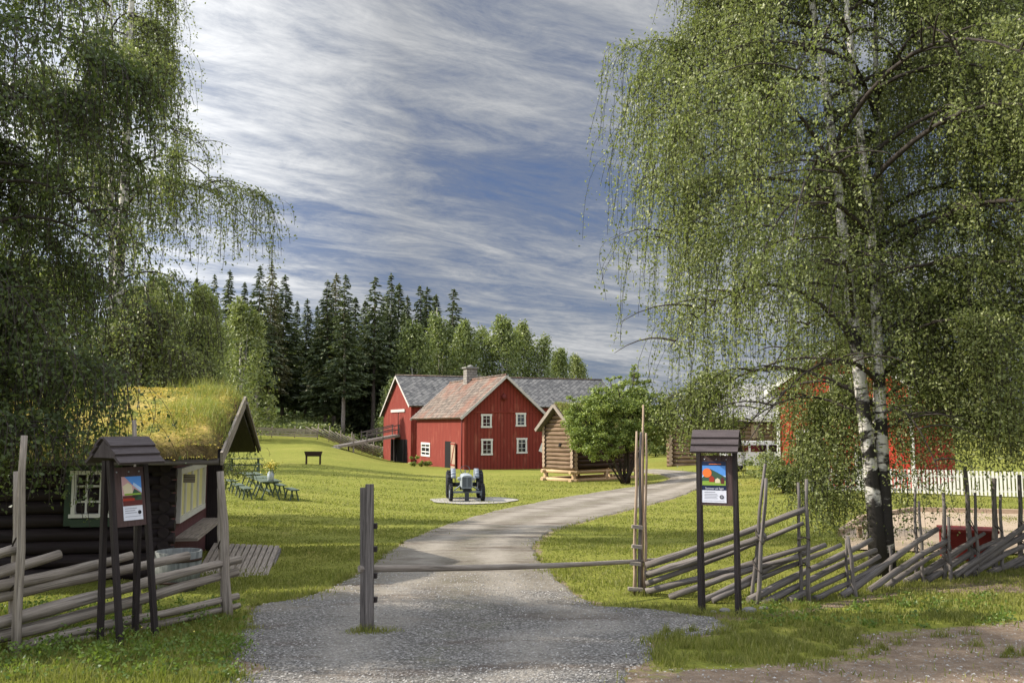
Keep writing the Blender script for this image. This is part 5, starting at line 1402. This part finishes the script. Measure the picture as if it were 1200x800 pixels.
# ================================================================== PICNIC TABLES
def make_table():
    root = empty('picnic_table', (0, 0, 0), '', 'table', 'grey-green tables in a row on the meadow')
    m = MB()
    for k in range(5): m.box((0, -.32+k*.16, .73), (2.1, .148, .035))
    m.build('tabletop', M['green_table'], root, world=False)
    for sx in (-1, 1):
        for sy in (-1, 1): m = MB(); m.bar((sx*.8, sy*.36, 0), (sx*.8, sy*.10, .71), .05, .08, up=(1, 0, 0)); m.build('leg', M['green_table'], root, world=False)
    m = MB(); m.bar((-.8, 0, .35), (.8, 0, .35), .05, .08); m.bar((-.8, -.3, .68), (-.8, .3, .68), .05, .06); m.bar((.8, -.3, .68), (.8, .3, .68), .05, .06); m.build('stretcher', M['green_table'], root, world=False)
    return root
def make_bench():
    root = empty('bench', (0, 0, 0), '', 'bench', 'benches beside the meadow tables')
    m = MB()
    for k in (-1, 1): m.box((0, k*.085, .43), (1.6, .16, .04))
    m.build('seat', M['green_table'], root, world=False)
    for sx in (-1, 1):
        for sy in (-1, 1): m = MB(); m.bar((sx*.62, sy*.17, 0), (sx*.58, sy*.07, .41), .05, .07, up=(1, 0, 0)); m.build('leg', M['green_table'], root, world=False)
    return root
t0 = make_table(); b0 = make_bench()
T3 = G(315, 585); T1 = G(277, 564)
ax = Vector((T3.x-T1.x, T3.y-T1.y, 0)).normalized(); pr = Vector((-ax.y, ax.x, 0)) * -1
if pr.x > 0: pr = -pr
ang = math.atan2(ax.y, ax.x)
used = set()
cT = []
for k, lab in enumerate(('nearest meadow table, with the milk can of flowers on its end', 'middle table of the meadow row, between the flower table and the cabin eaves', 'farthest table of the row, half hidden by the cabin roof edge')):
    p = Vector((T3.x, T3.y, 0)) - ax*2.55*k - ax*.4; p.z = gz(p.x, p.y); cT.append(p.copy()); place(t0, p, lab, ang, 1.0, used)
bl = ['bench left of the nearest meadow table, its end towards the camera', 'bench left of the middle meadow table', 'bench left of the farthest meadow table, beside the grey fence stake']
for k in range(3):
    p = cT[k]+pr*.85+ax*.05; p.z = gz(p.x, p.y); place(b0, p, bl[k], ang+.02*k, 1.0, used)
p = cT[0]-pr*.85+ax*.6; p.z = gz(p.x, p.y); place(b0, p, 'bench right of the nearest table, sticking out past the flowers', ang, 1.0, used)
p = cT[1]-pr*.85+ax*.1; p.z = gz(p.x, p.y); place(b0, p, 'bench on the far side of the middle table, mostly hidden', ang, 1.0, used)
q = G(287, 551); place(t0, q, 'table standing alone beyond the row, seen lengthwise under the roof edge', .1, 1.0, used)
q = G(303, 552); place(b0, q, 'small bench seen end-on beyond the tables, right of the cabin roof tip', 1.5, (.55, 1, 1), used)
# milk can with flowers on nearest table
p = cT[0]+ax*.75; p.z = gz(p.x, p.y)+.752
root = empty('milk_can', p, 'zinc milk can holding yellow flowers on the nearest meadow table', 'flower can')
m = MB(); m.lathe(p, [(0, 0), (.12, 0), (.13, .02), (.13, .28), (.08, .36), (.08, .41), (.10, .44), (.10, .45), (0, .42)], 18); m.build('can', M['zinc'], root)
C = np.array(p)+np.array([0, 0, .56])+RS.normal(size=(260, 3))*np.array([.13, .13, .09]); V, Fq = leaves(C, .06, -.2); npmesh('flowers', V, Fq, M['yellow_flower'], root, off=tuple(p))
C = np.array(p)+np.array([0, 0, .5])+RS.normal(size=(160, 3))*np.array([.12, .12, .1]); V, Fq = leaves(C, .06, -.2); npmesh('foliage', V, Fq, M['weed'], root, tint=RS.rand(160), off=tuple(p))
# fire pan
q = G(367, 544)
root = empty('fire_pan', q, 'rusty dark trough barbecue on four legs standing alone in the meadow', 'barbecue')
q = Vector(q); m = MB(); sc = q.y/52.0
w_, l_ = .35*sc, 1.0*sc
zt_, zl_ = .75*sc, .48*sc
for (a, b, c, d) in (((-l_/2, -w_/2), (l_/2, -w_/2), (l_/2-.08, -w_/2+.08), (-l_/2+.08, -w_/2+.08)), ((l_/2, w_/2), (-l_/2, w_/2), (-l_/2+.08, w_/2-.08), (l_/2-.08, w_/2-.08)), ((l_/2, -w_/2), (l_/2, w_/2), (l_/2-.08, w_/2-.08), (l_/2-.08, -w_/2+.08)), ((-l_/2, w_/2), (-l_/2, -w_/2), (-l_/2+.08, -w_/2+.08), (-l_/2+.08, w_/2-.08))):
    m.face([q+Vector((a[0], a[1], zt_)), q+Vector((d[0], d[1], zl_)), q+Vector((c[0], c[1], zl_)), q+Vector((b[0], b[1], zt_))], [(0, 0)]*4)
m.box(q+Vector((0, 0, zl_)), (l_-.15, w_-.15, .02)); o = m.build('trough', M['rust'], root); md = o.modifiers.new('t', 'SOLIDIFY'); md.thickness = .015
for sx in (-1, 1):
    for sy in (-1, 1): m = MB(); m.bar(q+Vector((sx*(l_/2-.12), sy*(w_/2-.06), 0)), q+Vector((sx*(l_/2-.12), sy*(w_/2-.08), zl_+.05)), .06, .06); m.build('leg', M['rust'], root)

# ================================================================== RIGHT SIDE THINGS
# white picket fence
pa = G(1200, 583.5); pb_ = G(1105, 580); dirp = (pa-pb_); dirp.z = 0; dirp.normalize()
st_ = pb_ - dirp*6.2
root = empty('picket_fence', Vector((st_.x, st_.y, gz(st_.x, st_.y))), 'white picket fence across the lawn behind the birch and sand pit', 'fence')
npk = 90; m = MB()
for k in range(npk):
    p = st_+dirp*(k*.135); z = gz(p.x, p.y); m = MB(); m.box((p.x, p.y, z+.52), (.085, .022, .94), dirp, (-dirp.y, dirp.x, 0), (0, 0, 1))
    m.build('picket', M['white_paint'], root)
m = MB(); e1_ = st_+dirp*(npk*.135); off_ = Vector((-dirp.y, dirp.x, 0))*.03
if off_.y < 0: off_ = -off_
for hz in (.25, .8): m.bar(Vector((st_.x, st_.y, gz(st_.x, st_.y)+hz))+off_, Vector((e1_.x, e1_.y, gz(e1_.x, e1_.y)+hz))+off_, .03, .08)
m.build('rail', M['white_paint'], root)
# sand pit + timber edge
spts = [G(a, b) for a, b in ((985, 628), (1010, 610), (1070, 600), (1200, 603), (1330, 610), (1330, 650), (1160, 650), (1000, 645))]
m = MB(); m.face([Vector((p.x, p.y, gz(p.x, p.y)+.035)) for p in spts][::-1], [(p.x, p.y) for p in spts][::-1]); o = m.build('sand', M['sand']); o['kind'] = 'structure'
if o.data.polygons[0].normal.z < 0: o.data.flip_normals()
root = empty('sandpit_border', Vector((spts[1].x, spts[1].y, gz(spts[1].x, spts[1].y))), 'weathered timber beams edging the sand pit behind the right fence', 'beam')
for a, b in zip(spts[:4], spts[1:5]):
    m = MB(); m.bar(Vector((a.x, a.y, gz(a.x, a.y)+.08)), Vector((b.x, b.y, gz(b.x, b.y)+.08)), .14, .16); m.build('beam', M['tan_wood'], root)
m = MB(); a = P(1002, 619, 21); b = P(1030, 616, 21); a.z = b.z = gz(a.x, a.y)+.28
m.bar(a, b, .3, .06); m.bar(a+Vector((.1, 0, -.3)), a+Vector((.1, 0, 0)), .1, .1); m.bar(b+Vector((-.1, 0, -.3)), b+Vector((-.1, 0, 0)), .1, .1)
o = m.build('plank_seat', M['tan_wood']); tagobj(o, 'low pale plank bench by the birch trunk at the sand pit', 'bench')
# red crate
q = G(1135, 655); D1 = Vector((.93, -.37, 0)); D2 = Vector((.37, .93, 0))
root = empty('red_box', q, 'red painted wooden box with overhanging lid behind the right fence', 'box')
m = MB(); c = q+Vector((0, 0, .26)); m.box(c, (.8, .55, .5), D1, D2, (0, 0, 1)); m.build('body', M['red_paint'], root)
m = MB(); m.box(q+Vector((0, 0, .545)), (.98, .72, .05), D1, D2, (.02, 0, 1)); m.build('lid', M['red_paint'], root)
m = MB()
for sx in (-1, 1):
    for sy in (-1, 1): m.bar(q+D1*sx*.41+D2*sy*.285+Vector((0, 0, 0)), q+D1*sx*.41+D2*sy*.285+Vector((0, 0, .52)), .07, .07)
m.build('corner_post', M['red_paint'], root)
# white van behind the sign roof
q = P(886, 540, 57); q.z = gz(q.x, q.y)
root = empty('white_van', q, 'white van parked before the log barn, partly behind the birch leaves', 'van')
prof = [(-2.1, .35), (2.1, .35), (2.15, .8), (1.7, 1.05), (1.25, 1.75), (1.0, 1.85), (-2.0, 1.85), (-2.1, 1.7)]
m = MB(); m.planar([Vector((q.x+a, q.y-.85, q.z+b)) for a, b in prof], 1.7); m.build('body', M['white_van'], root)
m = MB()
for (a, b) in ((-1.8, -.7), (-.55, .45)): m.box(q+Vector(((a+b)/2, -.86, 1.42)), (b-a, .02, .42))
m.planar([q+Vector((.6, -.87, 1.2)), q+Vector((1.5, -.87, 1.2)), q+Vector((1.15, -.87, 1.64)), q+Vector((.6, -.87, 1.64))], .02); m.build('window', M['glass'], root)
for sx in (-1.35, 1.35):
    m = MB(); m.lathe(q+Vector((sx, -.72, .34)), [(0, .12), (.2, .13), (.33, .1), (.34, 0), (.33, -.1), (0, -.1)], 18, axis=(0, -1, 0)); m.build('wheel', M['tyre'], root)
# plank stack
q = P(842, 545, 56); q.z = gz(q.x, q.y)
m = MB()
for k in range(7): m.bar(q+Vector((-.95, -.5+k*.16, .12+k*.03)), q+Vector((1.05, -.4+k*.16, .75+k*.03)), .15, .05)
m.bar(q+Vector((.7, -.5, 0)), q+Vector((.7, -.5, .6)), .1, .1); m.bar(q+Vector((.7, .5, 0)), q+Vector((.7, .5, .8)), .1, .1)
o = m.build('board_ramp', M['pole_wood']); tagobj(o, 'pale sloping boards before the log barn, seen under the right sign roof', 'boards')
# small white sign at house corner
q = P(637, 545, 70.5); q.z = gz(q.x, q.y)
root = empty('small_sign', q, 'small white board on a post at the right corner of the red house', 'sign')
m = MB(); m.tube([q, q+Vector((0, 0, 1.9))], .04, 8); m.build('post', M['grey_wood'], root)
m = MB(); m.box(q+Vector((-.05, -.05, 1.7)), (.45, .03, .7), (.9, 0, -.35), (0, 1, 0), (.35, 0, .9)); m.build('board', M['white_paint'], root)
# stones
rs = np.random.RandomState(8)
def stone(px, py, s, label, Y=None, name='stone'):
    q = G(px, py) if Y is None else P(px, py, Y); q.z = gz(q.x, q.y)
    import bmesh
    bm = bmesh.new(); bmesh.ops.create_icosphere(bm, subdivisions=2, radius=1)
    for v in bm.verts: v.co = Vector((v.co.x*s*rs.uniform(.9, 1.15), v.co.y*s*.8*rs.uniform(.9, 1.15), v.co.z*s*.5*rs.uniform(.85, 1.15)))
    me = bpy.data.meshes.new(name); bm.to_mesh(me); bm.free(); me.materials.append(M['stone'])
    o = bpy.data.objects.new(name, me); COL.objects.link(o); o.location = (q.x, q.y, q.z+s*.15); tagobj(o, label, 'stone', 'small grey stones at the foot of the right sign')
lb = ['stone beside the right sign\'s front leg', 'stone at the far leg of the right sign', 'flat stone lying under the first fence rails', 'small stone between the sign legs']
for (a, b, s), l in zip(((850, 716, .07), (878, 716, .09), (895, 713, .06), (836, 717, .04)), lb): stone(a, b, s, l)
stone(345, 502, .6, 'pale boulder at the forest edge behind the meadow fence', 104, 'boulder'); stone(372, 502, .7, 'dark boulder at the forest edge near the barn bridge', 104, 'boulder')
# flower bed at house
q = P(493, 546, 76.5); q.z = gz(q.x, q.y)
broadleaf('flowering_shrub', q, [(-.5, 0, .5, .5, .4, .5), (.5, 0, .35, .5, .4, .35), (.1, -.2, .3, .4, .3, .3)], 'small yellow-green flowering shrub against the left wall of the red house', None, 41, 1200, .12, 'leaf_fresh', ((0, 0, .03),), 'shrub')

# ================================================================== VEGETATION
# big birch right
Rb = lambda h: float(np.interp(h, [0, 2, 4, 6, 9, 11.5, 14, 15], [1.8, 2.4, 3.5, 4.6, 4.1, 3.2, 1.5, .3]))
b1 = G(1035, 674)
lowR = lambda dx, dy: float(np.interp(dx, [-4.6, -3.9, -3.0, -1.8, -.9, -.2, .5, .8, 1.1, 4], [5.2, 4.2, 2.5, 1.3, .7, .35, .5, 1.0, 1.65, 1.75]))
birch('weeping_birch', b1, 14.5, Rb, [(-.04, .02, -1.15, .3, 14.5, .115), (.12, .10, -.45, -.3, 13.0, .10), (.02, .2, .9, .9, 12.0, .09)], 'big weeping birch with white forked trunks behind the right fence', None, 3,
      nprim=84, strands=10500, slen=(.35, 2.2), leaf=.042, lsp=.028, hmin=2.2, low=lowR, trunkst=.12, clear=True, sec=7, clumpy=1.2)
b2 = G(1215, 655); b2 = Vector((9.6, 16.2, 0)); b2.z = gz(b2.x, b2.y)
Rb2 = lambda h: float(np.interp(h, [0, 2, 5, 8, 12, 15], [2.2, 3.0, 3.6, 3.8, 3.0, .4]))
birch('weeping_birch', b2, 15, Rb2, [(0, 0, .3, .2, 15, .17)], 'dense birch at the right picture edge, trunk behind the last fence stakes', None, 9, nprim=60, strands=6600, slen=(.4, 1.8), leaf=.046, lsp=.032, hmin=2.3, low=1.75, clumpy=1.4, mat='leaf_birch')
# near left birch (dark, hanging over the cabin)
b3 = Vector((-6.9, 10.3, 0)); b3.z = gz(b3.x, b3.y)
Rb3 = lambda h: float(np.interp(h, [0, 1.5, 3, 5, 8, 9, 9.7], [1.2, 1.6, 2.0, 2.2, 2.1, 1.7, .8]))
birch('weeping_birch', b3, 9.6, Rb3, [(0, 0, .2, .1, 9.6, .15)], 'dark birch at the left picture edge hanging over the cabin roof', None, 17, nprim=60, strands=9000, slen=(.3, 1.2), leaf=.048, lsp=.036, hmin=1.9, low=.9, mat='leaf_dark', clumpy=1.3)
# tall birch behind the cabin
b4 = Vector((-10.5, 23.0, 0)); b4.z = gz(b4.x, b4.y)
Rb4 = lambda h: float(np.interp(h, [0, 4, 7, 9.5, 11.5, 14, 17, 18], [1.5, 2.0, 2.6, 4.9, 2.5, 1.9, 2.1, .4]))
birch('weeping_birch', b4, 18, Rb4, [(0, 0, .3, .2, 18, .19), (.2, .1, -.8, .3, 15, .12)], 'tall airy birch behind the cabin with long drooping branches to the right', None, 23, nprim=44, strands=2500, slen=(.4, 2.2), leaf=.062, lsp=.042, hmin=4.2, low=3.8, clumpy=1.9, clumpf=1.3)
# undergrowth trees behind the cabin
for (x_, y_, H_, R_0, sd_, mt, lab) in ((-12.6, 22.0, 7.2, 2.4, 31, 'leaf_birch', 'young bushy birch behind the turf roof, left of the tall birch trunk'),
                                    (-9.2, 21.5, 6.2, 2.3, 32, 'leaf_birch', 'young bushy birch right behind the turf roof ridge'),
                                    (-9.9, 27.0, 6.4, 1.7, 33, 'leaf_far', 'slender young birch at the right end behind the turf roof'),
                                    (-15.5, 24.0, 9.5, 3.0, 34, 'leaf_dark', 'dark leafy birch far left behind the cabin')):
    bb = Vector((x_, y_, gz(x_, y_)))
    Rf = (lambda R0, H0_: (lambda h: float(np.interp(h/H0_, [0, .3, .6, .85, 1], [R0*.7, R0, R0*.95, R0*.5, .2]))))(R_0, H_)
    birch('young_birch', bb, H_, Rf, [(0, 0, .2, .1, H_, .08), (.2, -.1, -.5, .2, H_*.9, .06)], lab, 'young birches behind the cabin', sd_, nprim=38, strands=2600, slen=(.3, 1.1), leaf=.06, lsp=.048, hmin=1.4, low=1.0, mat=mt)
# left fill trees beyond frame that shade the yard
# leafy tree in front of the log storehouse
bt = G(731, 566); bt.y = 50.5; bt.x = (731-600)/F*50.5; bt.z = gz(bt.x, bt.y)
broadleaf('rowan_tree', bt, [(-2.3, 0, 3.3, 1.2, 1.1, 1.1), (-1.9, 0, 3.8, 1.3, 1.2, 1.2), (-2.4, -.2, 2.4, 1.0, 1.0, .8), (2.4, 0, 3.9, .8, .9, .9), (-.8, 0, 5.6, .35, .35, .7), (-1.1, .2, 4.5, 1.3, 1.2, 1.0), (-1.4, -.5, 2.3, 1.3, 1.1, .9), (.3, 0, 3.6, 1.5, 1.4, 1.5), (.9, .2, 5.2, .9, .9, 1.1), (1.7, 0, 3.9, 1.2, 1.2, 1.2), (-.3, .2, 5.3, .6, .6, .8), (1.8, .1, 2.8, 1.0, 1.0, .8), (-2.9, 0, 4.3, .5, .5, .8), (.1, -.6, 2.6, 1.2, .9, .8), (.65, 0, 6.2, .35, .35, .6)],
          'bushy green rowan tree with several stems in front of the log storehouse', None, 51, 46000, .10, 'leaf_fresh', ((0, 0, .075), (.26, .1, .06), (-.12, .15, .05)), clump=.3)
# bush beside the white van, in front of the bright red building
bt = P(918, 562, 38.5); bt.z = gz(bt.x, bt.y)
broadleaf('leafy_bush', bt, [(-.6, 0, .9, .9, .8, .9), (.5, 0, 1.1, 1.0, .8, 1.0), (1.3, .2, .9, .8, .8, .8), (0, -.3, .6, 1.2, .6, .5)], 'dark green rounded bush on the lawn before the red gable', None, 52, 9000, .09, 'leaf_birch', ((0, 0, .05),), 'bush')
# dim shrubs between rowan and log barn
for k, (px, Y, s_) in enumerate(((768, 86, 1.0), (778, 92, 1.2), (757, 90, 1.1))):
    bt = P(px, 540, Y); bt.z = gz(bt.x, bt.y)
    broadleaf('leafy_bush', bt, [(0, 0, 1.4*s_, 1.6*s_, 1.3, 1.4*s_), (.5, 0, 2.6*s_, 1.0, 1.0, 1.1*s_)], ['greyish bush in the gap left of the log barn, nearest', 'tallest greyish bush against the log barn corner', 'greyish bush showing behind the rowan stems'][k], 'bushes beyond the log storehouse', 60+k, 3500, .2, 'leaf_far', ((0, 0, .05),), 'bush')

# ---- spruce forest
kinds = []
for k, (H_, R_0, hm, mt, bk, dn, spz) in enumerate(((22, 3.0, 2.5, 'needle', 'pine_bark', 1.0, 0), (24, 2.7, 6.5, 'needle', 'pale_bark', .95, .15), (20, 2.6, 1.5, 'needle', 'pine_bark', 1.0, 0), (23, 3.2, 5.0, 'needle_brown', 'pale_bark', .9, .2), (21, 2.3, 8.5, 'needle', 'pine_bark', .9, .25))):
    kinds.append((spruce('spruce_tree', (0, 0, 0), H_, R_0, 70+k, '', 'spruces at the meadow edge', hm, mt, bk, .24, dn, spz), H_))
used = set()
spr = [(205, 340, 104, 0), (225, 325, 108, 2), (246, 322, 106, 1), (264, 316, 112, 0), (282, 330, 118, 2), (300, 311, 106, 1), (314, 308, 110, 3), (330, 322, 116, 0), (345, 352, 122, 2), (357, 350, 120, 0), (369, 358, 126, 2), (381, 328, 110, 0), (391, 320, 114, 3), (402, 322, 107, 1),
       (414, 348, 120, 2), (426, 352, 118, 2), (437, 324, 112, 4), (449, 345, 124, 0), (456, 320, 118, 0), (466, 332, 124, 2), (476, 346, 122, 0), (491, 334, 124, 4), (499, 336, 128, 0), (510, 345, 126, 2), (531, 338, 122, 4), (545, 372, 128, 2), (185, 350, 110, 1), (160, 345, 112, 0), (130, 350, 108, 2), (100, 350, 112, 0), (60, 345, 110, 1), (20, 350, 112, 2), (-30, 345, 115, 0),
       (290, 350, 128, 0), (320, 345, 132, 2), (372, 372, 134, 0), (405, 365, 134, 2), (440, 370, 136, 0), (480, 372, 138, 2), (240, 350, 128, 2)]
def sprlabel(i, x, y, Y, k):
    kindw = ['dark dense spruce', 'tall spruce with a bare pale lower trunk', 'narrow dark spruce', 'brownish thin spruce', 'slim gappy-crowned spruce'][k]
    if x < 200: return f'{kindw} behind the cabin roof birches, number {i+1} from the forest right end' if False else f'{kindw} hidden behind the cabin birches at about a {["quarter","third","half"][i%3]} of their width'
    return kindw
order = sorted(range(len(spr)), key=lambda i: spr[i][0])
ords = ['first', 'second', 'third', 'fourth', 'fifth', 'sixth', 'seventh', 'eighth', 'ninth', 'tenth', 'eleventh', 'twelfth', 'thirteenth', 'fourteenth', 'fifteenth', 'sixteenth', 'seventeenth', 'eighteenth', 'nineteenth', 'twentieth']
def ordw(n): return ords[n-1] if n <= 20 else ('twenty-'+ords[n-21] if n <= 29 else ('thirtieth' if n == 30 else 'thirty-'+ords[n-31] if n < 40 else 'fortieth'))
kw = ['dense spruce', 'bare-stemmed spruce', 'narrow spruce', 'brownish spruce', 'gappy spruce']
for r_, i in enumerate(order):
    px, py, Y, k = spr[i]; b = P(px, 500, Y); z = gz(b.x, b.y); top = P(px, py, Y).z; s_ = (top-z)/kinds[k][1]
    loc = Vector((b.x, b.y, z))
    lab = f'{kw[k]}, {ordw(r_+1)} treetop from the left in the forest'
    place(kinds[k][0], loc, lab, random.uniform(0, 6), (s_*random.uniform(.95, 1.5), s_*random.uniform(.95, 1.5), s_), used)
for kd, h in kinds:
    if kd.name not in used:
        for c in list(kd.children): bpy.data.objects.remove(c)
        bpy.data.objects.remove(kd)
# ---- far birches (behind the barn and in the wood)
fb = []
for k in range(3):
    Rf = (lambda kk: (lambda h: float(np.interp(h/12, [0, .25, .55, .85, 1], [1.6, 2.9+.3*kk, 2.7, 1.3, .2]))))(k)
    fb.append(birch('birch_tree', Vector((0, 0, 0)), 12, Rf, [(0, 0, .3, .2, 12, .14), (.3, 0, -.8, .3, 11, .1)], '', 'birches behind the barns', 90+k, nprim=40, strands=850, slen=(1.0, 2.6), leaf=.20, lsp=.16, hmin=1.2, low=.3, mat='leaf_far' if k != 1 else 'leaf_birch', twigs=False, sec=4))
used = set()
far = [(282, 345, 92, 1, 'light green birch against the dark spruces above the cabin roof'), (459, 440, 104, 0, 'small pale green birch beside the left gable of the long barn'), (486, 372, 112, 0, 'tall soft birch above the left end of the barn roof'),
       (514, 362, 116, 2, 'broad birch above the barn roof left of the chimney'), (542, 372, 113, 0, 'rounded birch directly above the chimney'), (568, 378, 118, 2, 'birch just right of the chimney'), (592, 366, 116, 0, 'tall birch above the red gable peak'), (612, 372, 120, 1, 'darker birch right of the gable peak'),
       (635, 388, 118, 2, 'dark birch above the middle of the long barn roof'), (655, 405, 124, 0, 'lower birch towards the right end of the barn roof'), (676, 412, 128, 1, 'thin birch at the right end of the barn roof'), (232, 330, 60, 0, 'grey-green birch rising behind the cabin ridge'), (185, 315, 55, 2, 'leafy birch behind the trunk of the tall birch')]
for (px, py, Y, k, lab) in far:
    b = P(px, 500, Y); z = gz(b.x, b.y); top = P(px, py, Y).z; s_ = (top-z)/12.0
    place(fb[k], Vector((b.x, b.y, z)), lab, random.uniform(0, 6), (s_*random.uniform(.95, 1.1), s_, s_), used)
# distant wood to close the horizon
rs = np.random.RandomState(4); C = []
for k in range(420):
    x_ = rs.uniform(20, 330); Y_0 = 300+rs.uniform(-30, 60); h_ = rs.uniform(5, 9)
    m_ = 60; C.append(np.column_stack([x_+rs.normal(size=m_)*3, Y_0+rs.normal(size=m_)*3, gz(x_, Y_0)+rs.rand(m_)**.8*h_]))
for k in range(260):
    x_ = rs.uniform(-120, 20); Y_0 = 150+rs.uniform(-6, 30); h_ = rs.uniform(6, 11)
    m_ = 90; C.append(np.column_stack([x_+rs.normal(size=m_)*2.2, Y_0+rs.normal(size=m_)*2, gz(x_, Y_0)+rs.rand(m_)**.8*h_]))
C = np.vstack(C); V, Fq = leaves(C, rs.uniform(.7, 1.6, len(C)), 0, rs=rs)
o = npmesh('distant_wood', V, Fq, M['leaf_far'], tint=rs.rand(len(C))*.7); tagobj(o, 'distant low wood along the horizon behind barns and spruces', 'wood', kind='stuff')
# forest undergrowth
C = []
for k in range(260):
    x_ = rs.uniform(-55, -8); Y_0 = 100.5+rs.rand()**1.5*22; h_ = rs.uniform(.5, 1.6)
    m_ = 80; C.append(np.column_stack([x_+rs.normal(size=m_)*.9, Y_0+rs.normal(size=m_)*.6, gz(x_, Y_0)+rs.rand(m_)*h_]))
C = np.vstack(C); V, Fq = leaves(C, rs.uniform(.15, .35, len(C)), 0, rs=rs)
o = npmesh('forest_undergrowth', V, Fq, M['leaf_birch'], tint=rs.rand(len(C))); tagobj(o, 'bright green undergrowth at the foot of the spruces', 'undergrowth', kind='stuff')

# ================================================================== LIGHT, SKY, CAMERA
SUN_EL = math.radians(36); SUN_AZ = math.atan2(-1.0, .10)     # x = sin, y = cos
sdir = Vector((math.sin(SUN_AZ)*math.cos(SUN_EL), math.cos(SUN_AZ)*math.cos(SUN_EL), math.sin(SUN_EL)))
su = bpy.data.lights.new('sun', 'SUN'); su.energy = 4.2; su.angle = math.radians(.53); su.color = (1.0, .93, .82)
so = bpy.data.objects.new('sun', su); COL.objects.link(so); so.rotation_euler = sdir.to_track_quat('Z', 'Y').to_euler()
w = bpy.data.worlds.new('World'); scene.world = w; w.use_nodes = True
nt = w.node_tree; nt.nodes.clear()
out = nt.nodes.new('ShaderNodeOutputWorld'); bg = nt.nodes.new('ShaderNodeBackground'); nt.links.new(bg.outputs[0], out.inputs[0])
sky = nt.nodes.new('ShaderNodeTexSky'); sky.sky_type = 'NISHITA'; sky.sun_disc = False; sky.sun_elevation = SUN_EL; sky.sun_rotation = SUN_AZ
sky.air_density = 1.0; sky.dust_density = 1.0; sky.ozone_density = 1.5
tc = nt.nodes.new('ShaderNodeTexCoord'); sp_ = nt.nodes.new('ShaderNodeSeparateXYZ'); nt.links.new(tc.outputs['Generated'], sp_.inputs[0])
zc = math_(nt, 'ADD', math_(nt, 'MAXIMUM', sp_.outputs[2], 0.0), .11)
cx = math_(nt, 'DIVIDE', sp_.outputs[0], zc); cy = math_(nt, 'DIVIDE', sp_.outputs[1], zc)
cb = nt.nodes.new('ShaderNodeCombineXYZ'); nt.links.new(cx, cb.inputs[0]); nt.links.new(cy, cb.inputs[1])
rt_ = mapping(nt, cb.outputs[0], (1, 1, 1), (0, 0, 0), (0, 0, math.radians(-47)))
rt2 = mapping(nt, cb.outputs[0], (1, 1, 1), (0, 0, 0), (0, 0, math.radians(-30)))
v1 = mapping(nt, rt_, (.46, 1.35, 1), (3.1, 1.2, 0))
v2 = mapping(nt, rt2, (1.25, 3.3, 1), (1.0, 4.0, 0))
n1 = noise(nt, v1, 1.0, 8, .62, .5); n2 = noise(nt, v2, 1.3, 9, .72, .55); n3 = noise(nt, mapping(nt, cb.outputs[0], (.35, .5, 1), (7, 2, 0)), 1.0, 3, .5)
n4 = noise(nt, mapping(nt, rt2, (3.2, 6.0, 1), (2, 9, 0)), 1.2, 8, .75, .8)
dens = math_(nt, 'ADD', math_(nt, 'ADD', math_(nt, 'MULTIPLY', n1, .36), math_(nt, 'ADD', math_(nt, 'MULTIPLY', n2, .30), math_(nt, 'MULTIPLY', n4, .16))), math_(nt, 'MULTIPLY', n3, .18))
cov = ramp(nt, [(.34, .50), (.44, .80), (.54, .98)], dens).outputs[0]
ccol = ramp(nt, [(.38, (.105, .145, .235)), (.445, (.19, .22, .285)), (.50, (.33, .35, .385)), (.565, (.52, .53, .545)), (.64, (.72, .72, .71))], dens).outputs[0]
skyd = mixc(nt, sky.outputs[0], (.55, .62, .85), 1.0, 'MULTIPLY')
# cloud gain raised overhead, sunward and behind the camera as added fill light
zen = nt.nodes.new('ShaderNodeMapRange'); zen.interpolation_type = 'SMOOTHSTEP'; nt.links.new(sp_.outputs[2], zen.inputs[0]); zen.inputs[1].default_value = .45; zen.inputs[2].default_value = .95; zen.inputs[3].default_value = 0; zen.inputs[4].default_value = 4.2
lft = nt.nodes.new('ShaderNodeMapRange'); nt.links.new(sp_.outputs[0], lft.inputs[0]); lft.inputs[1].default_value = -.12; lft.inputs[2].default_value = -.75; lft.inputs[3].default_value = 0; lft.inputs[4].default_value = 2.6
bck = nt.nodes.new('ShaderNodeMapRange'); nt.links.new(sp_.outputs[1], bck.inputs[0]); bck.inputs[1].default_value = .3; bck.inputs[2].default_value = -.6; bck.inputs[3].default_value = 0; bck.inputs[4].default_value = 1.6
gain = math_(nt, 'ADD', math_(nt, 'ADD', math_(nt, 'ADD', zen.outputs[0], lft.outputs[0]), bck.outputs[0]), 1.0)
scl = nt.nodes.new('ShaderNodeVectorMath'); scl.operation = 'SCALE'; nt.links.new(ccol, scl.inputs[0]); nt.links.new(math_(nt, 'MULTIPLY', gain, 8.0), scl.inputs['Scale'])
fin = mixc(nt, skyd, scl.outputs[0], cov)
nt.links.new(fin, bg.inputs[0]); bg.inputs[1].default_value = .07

cam = bpy.data.cameras.new('camera'); co = bpy.data.objects.new('camera', cam); COL.objects.link(co)
cam.sensor_width = 36; cam.lens = F/1200*36; cam.clip_end = 6000; cam.clip_start = .05
co.location = (0, 0, 0); co.rotation_euler = (math.radians(90)+PITCH, 0, 0)
scene.camera = co
scene.render.engine = 'CYCLES'
vs = scene.view_settings; vs.view_transform = 'Standard'; vs.look = 'None'; vs.gamma = 1; vs.use_curve_mapping = False; vs.exposure = .95
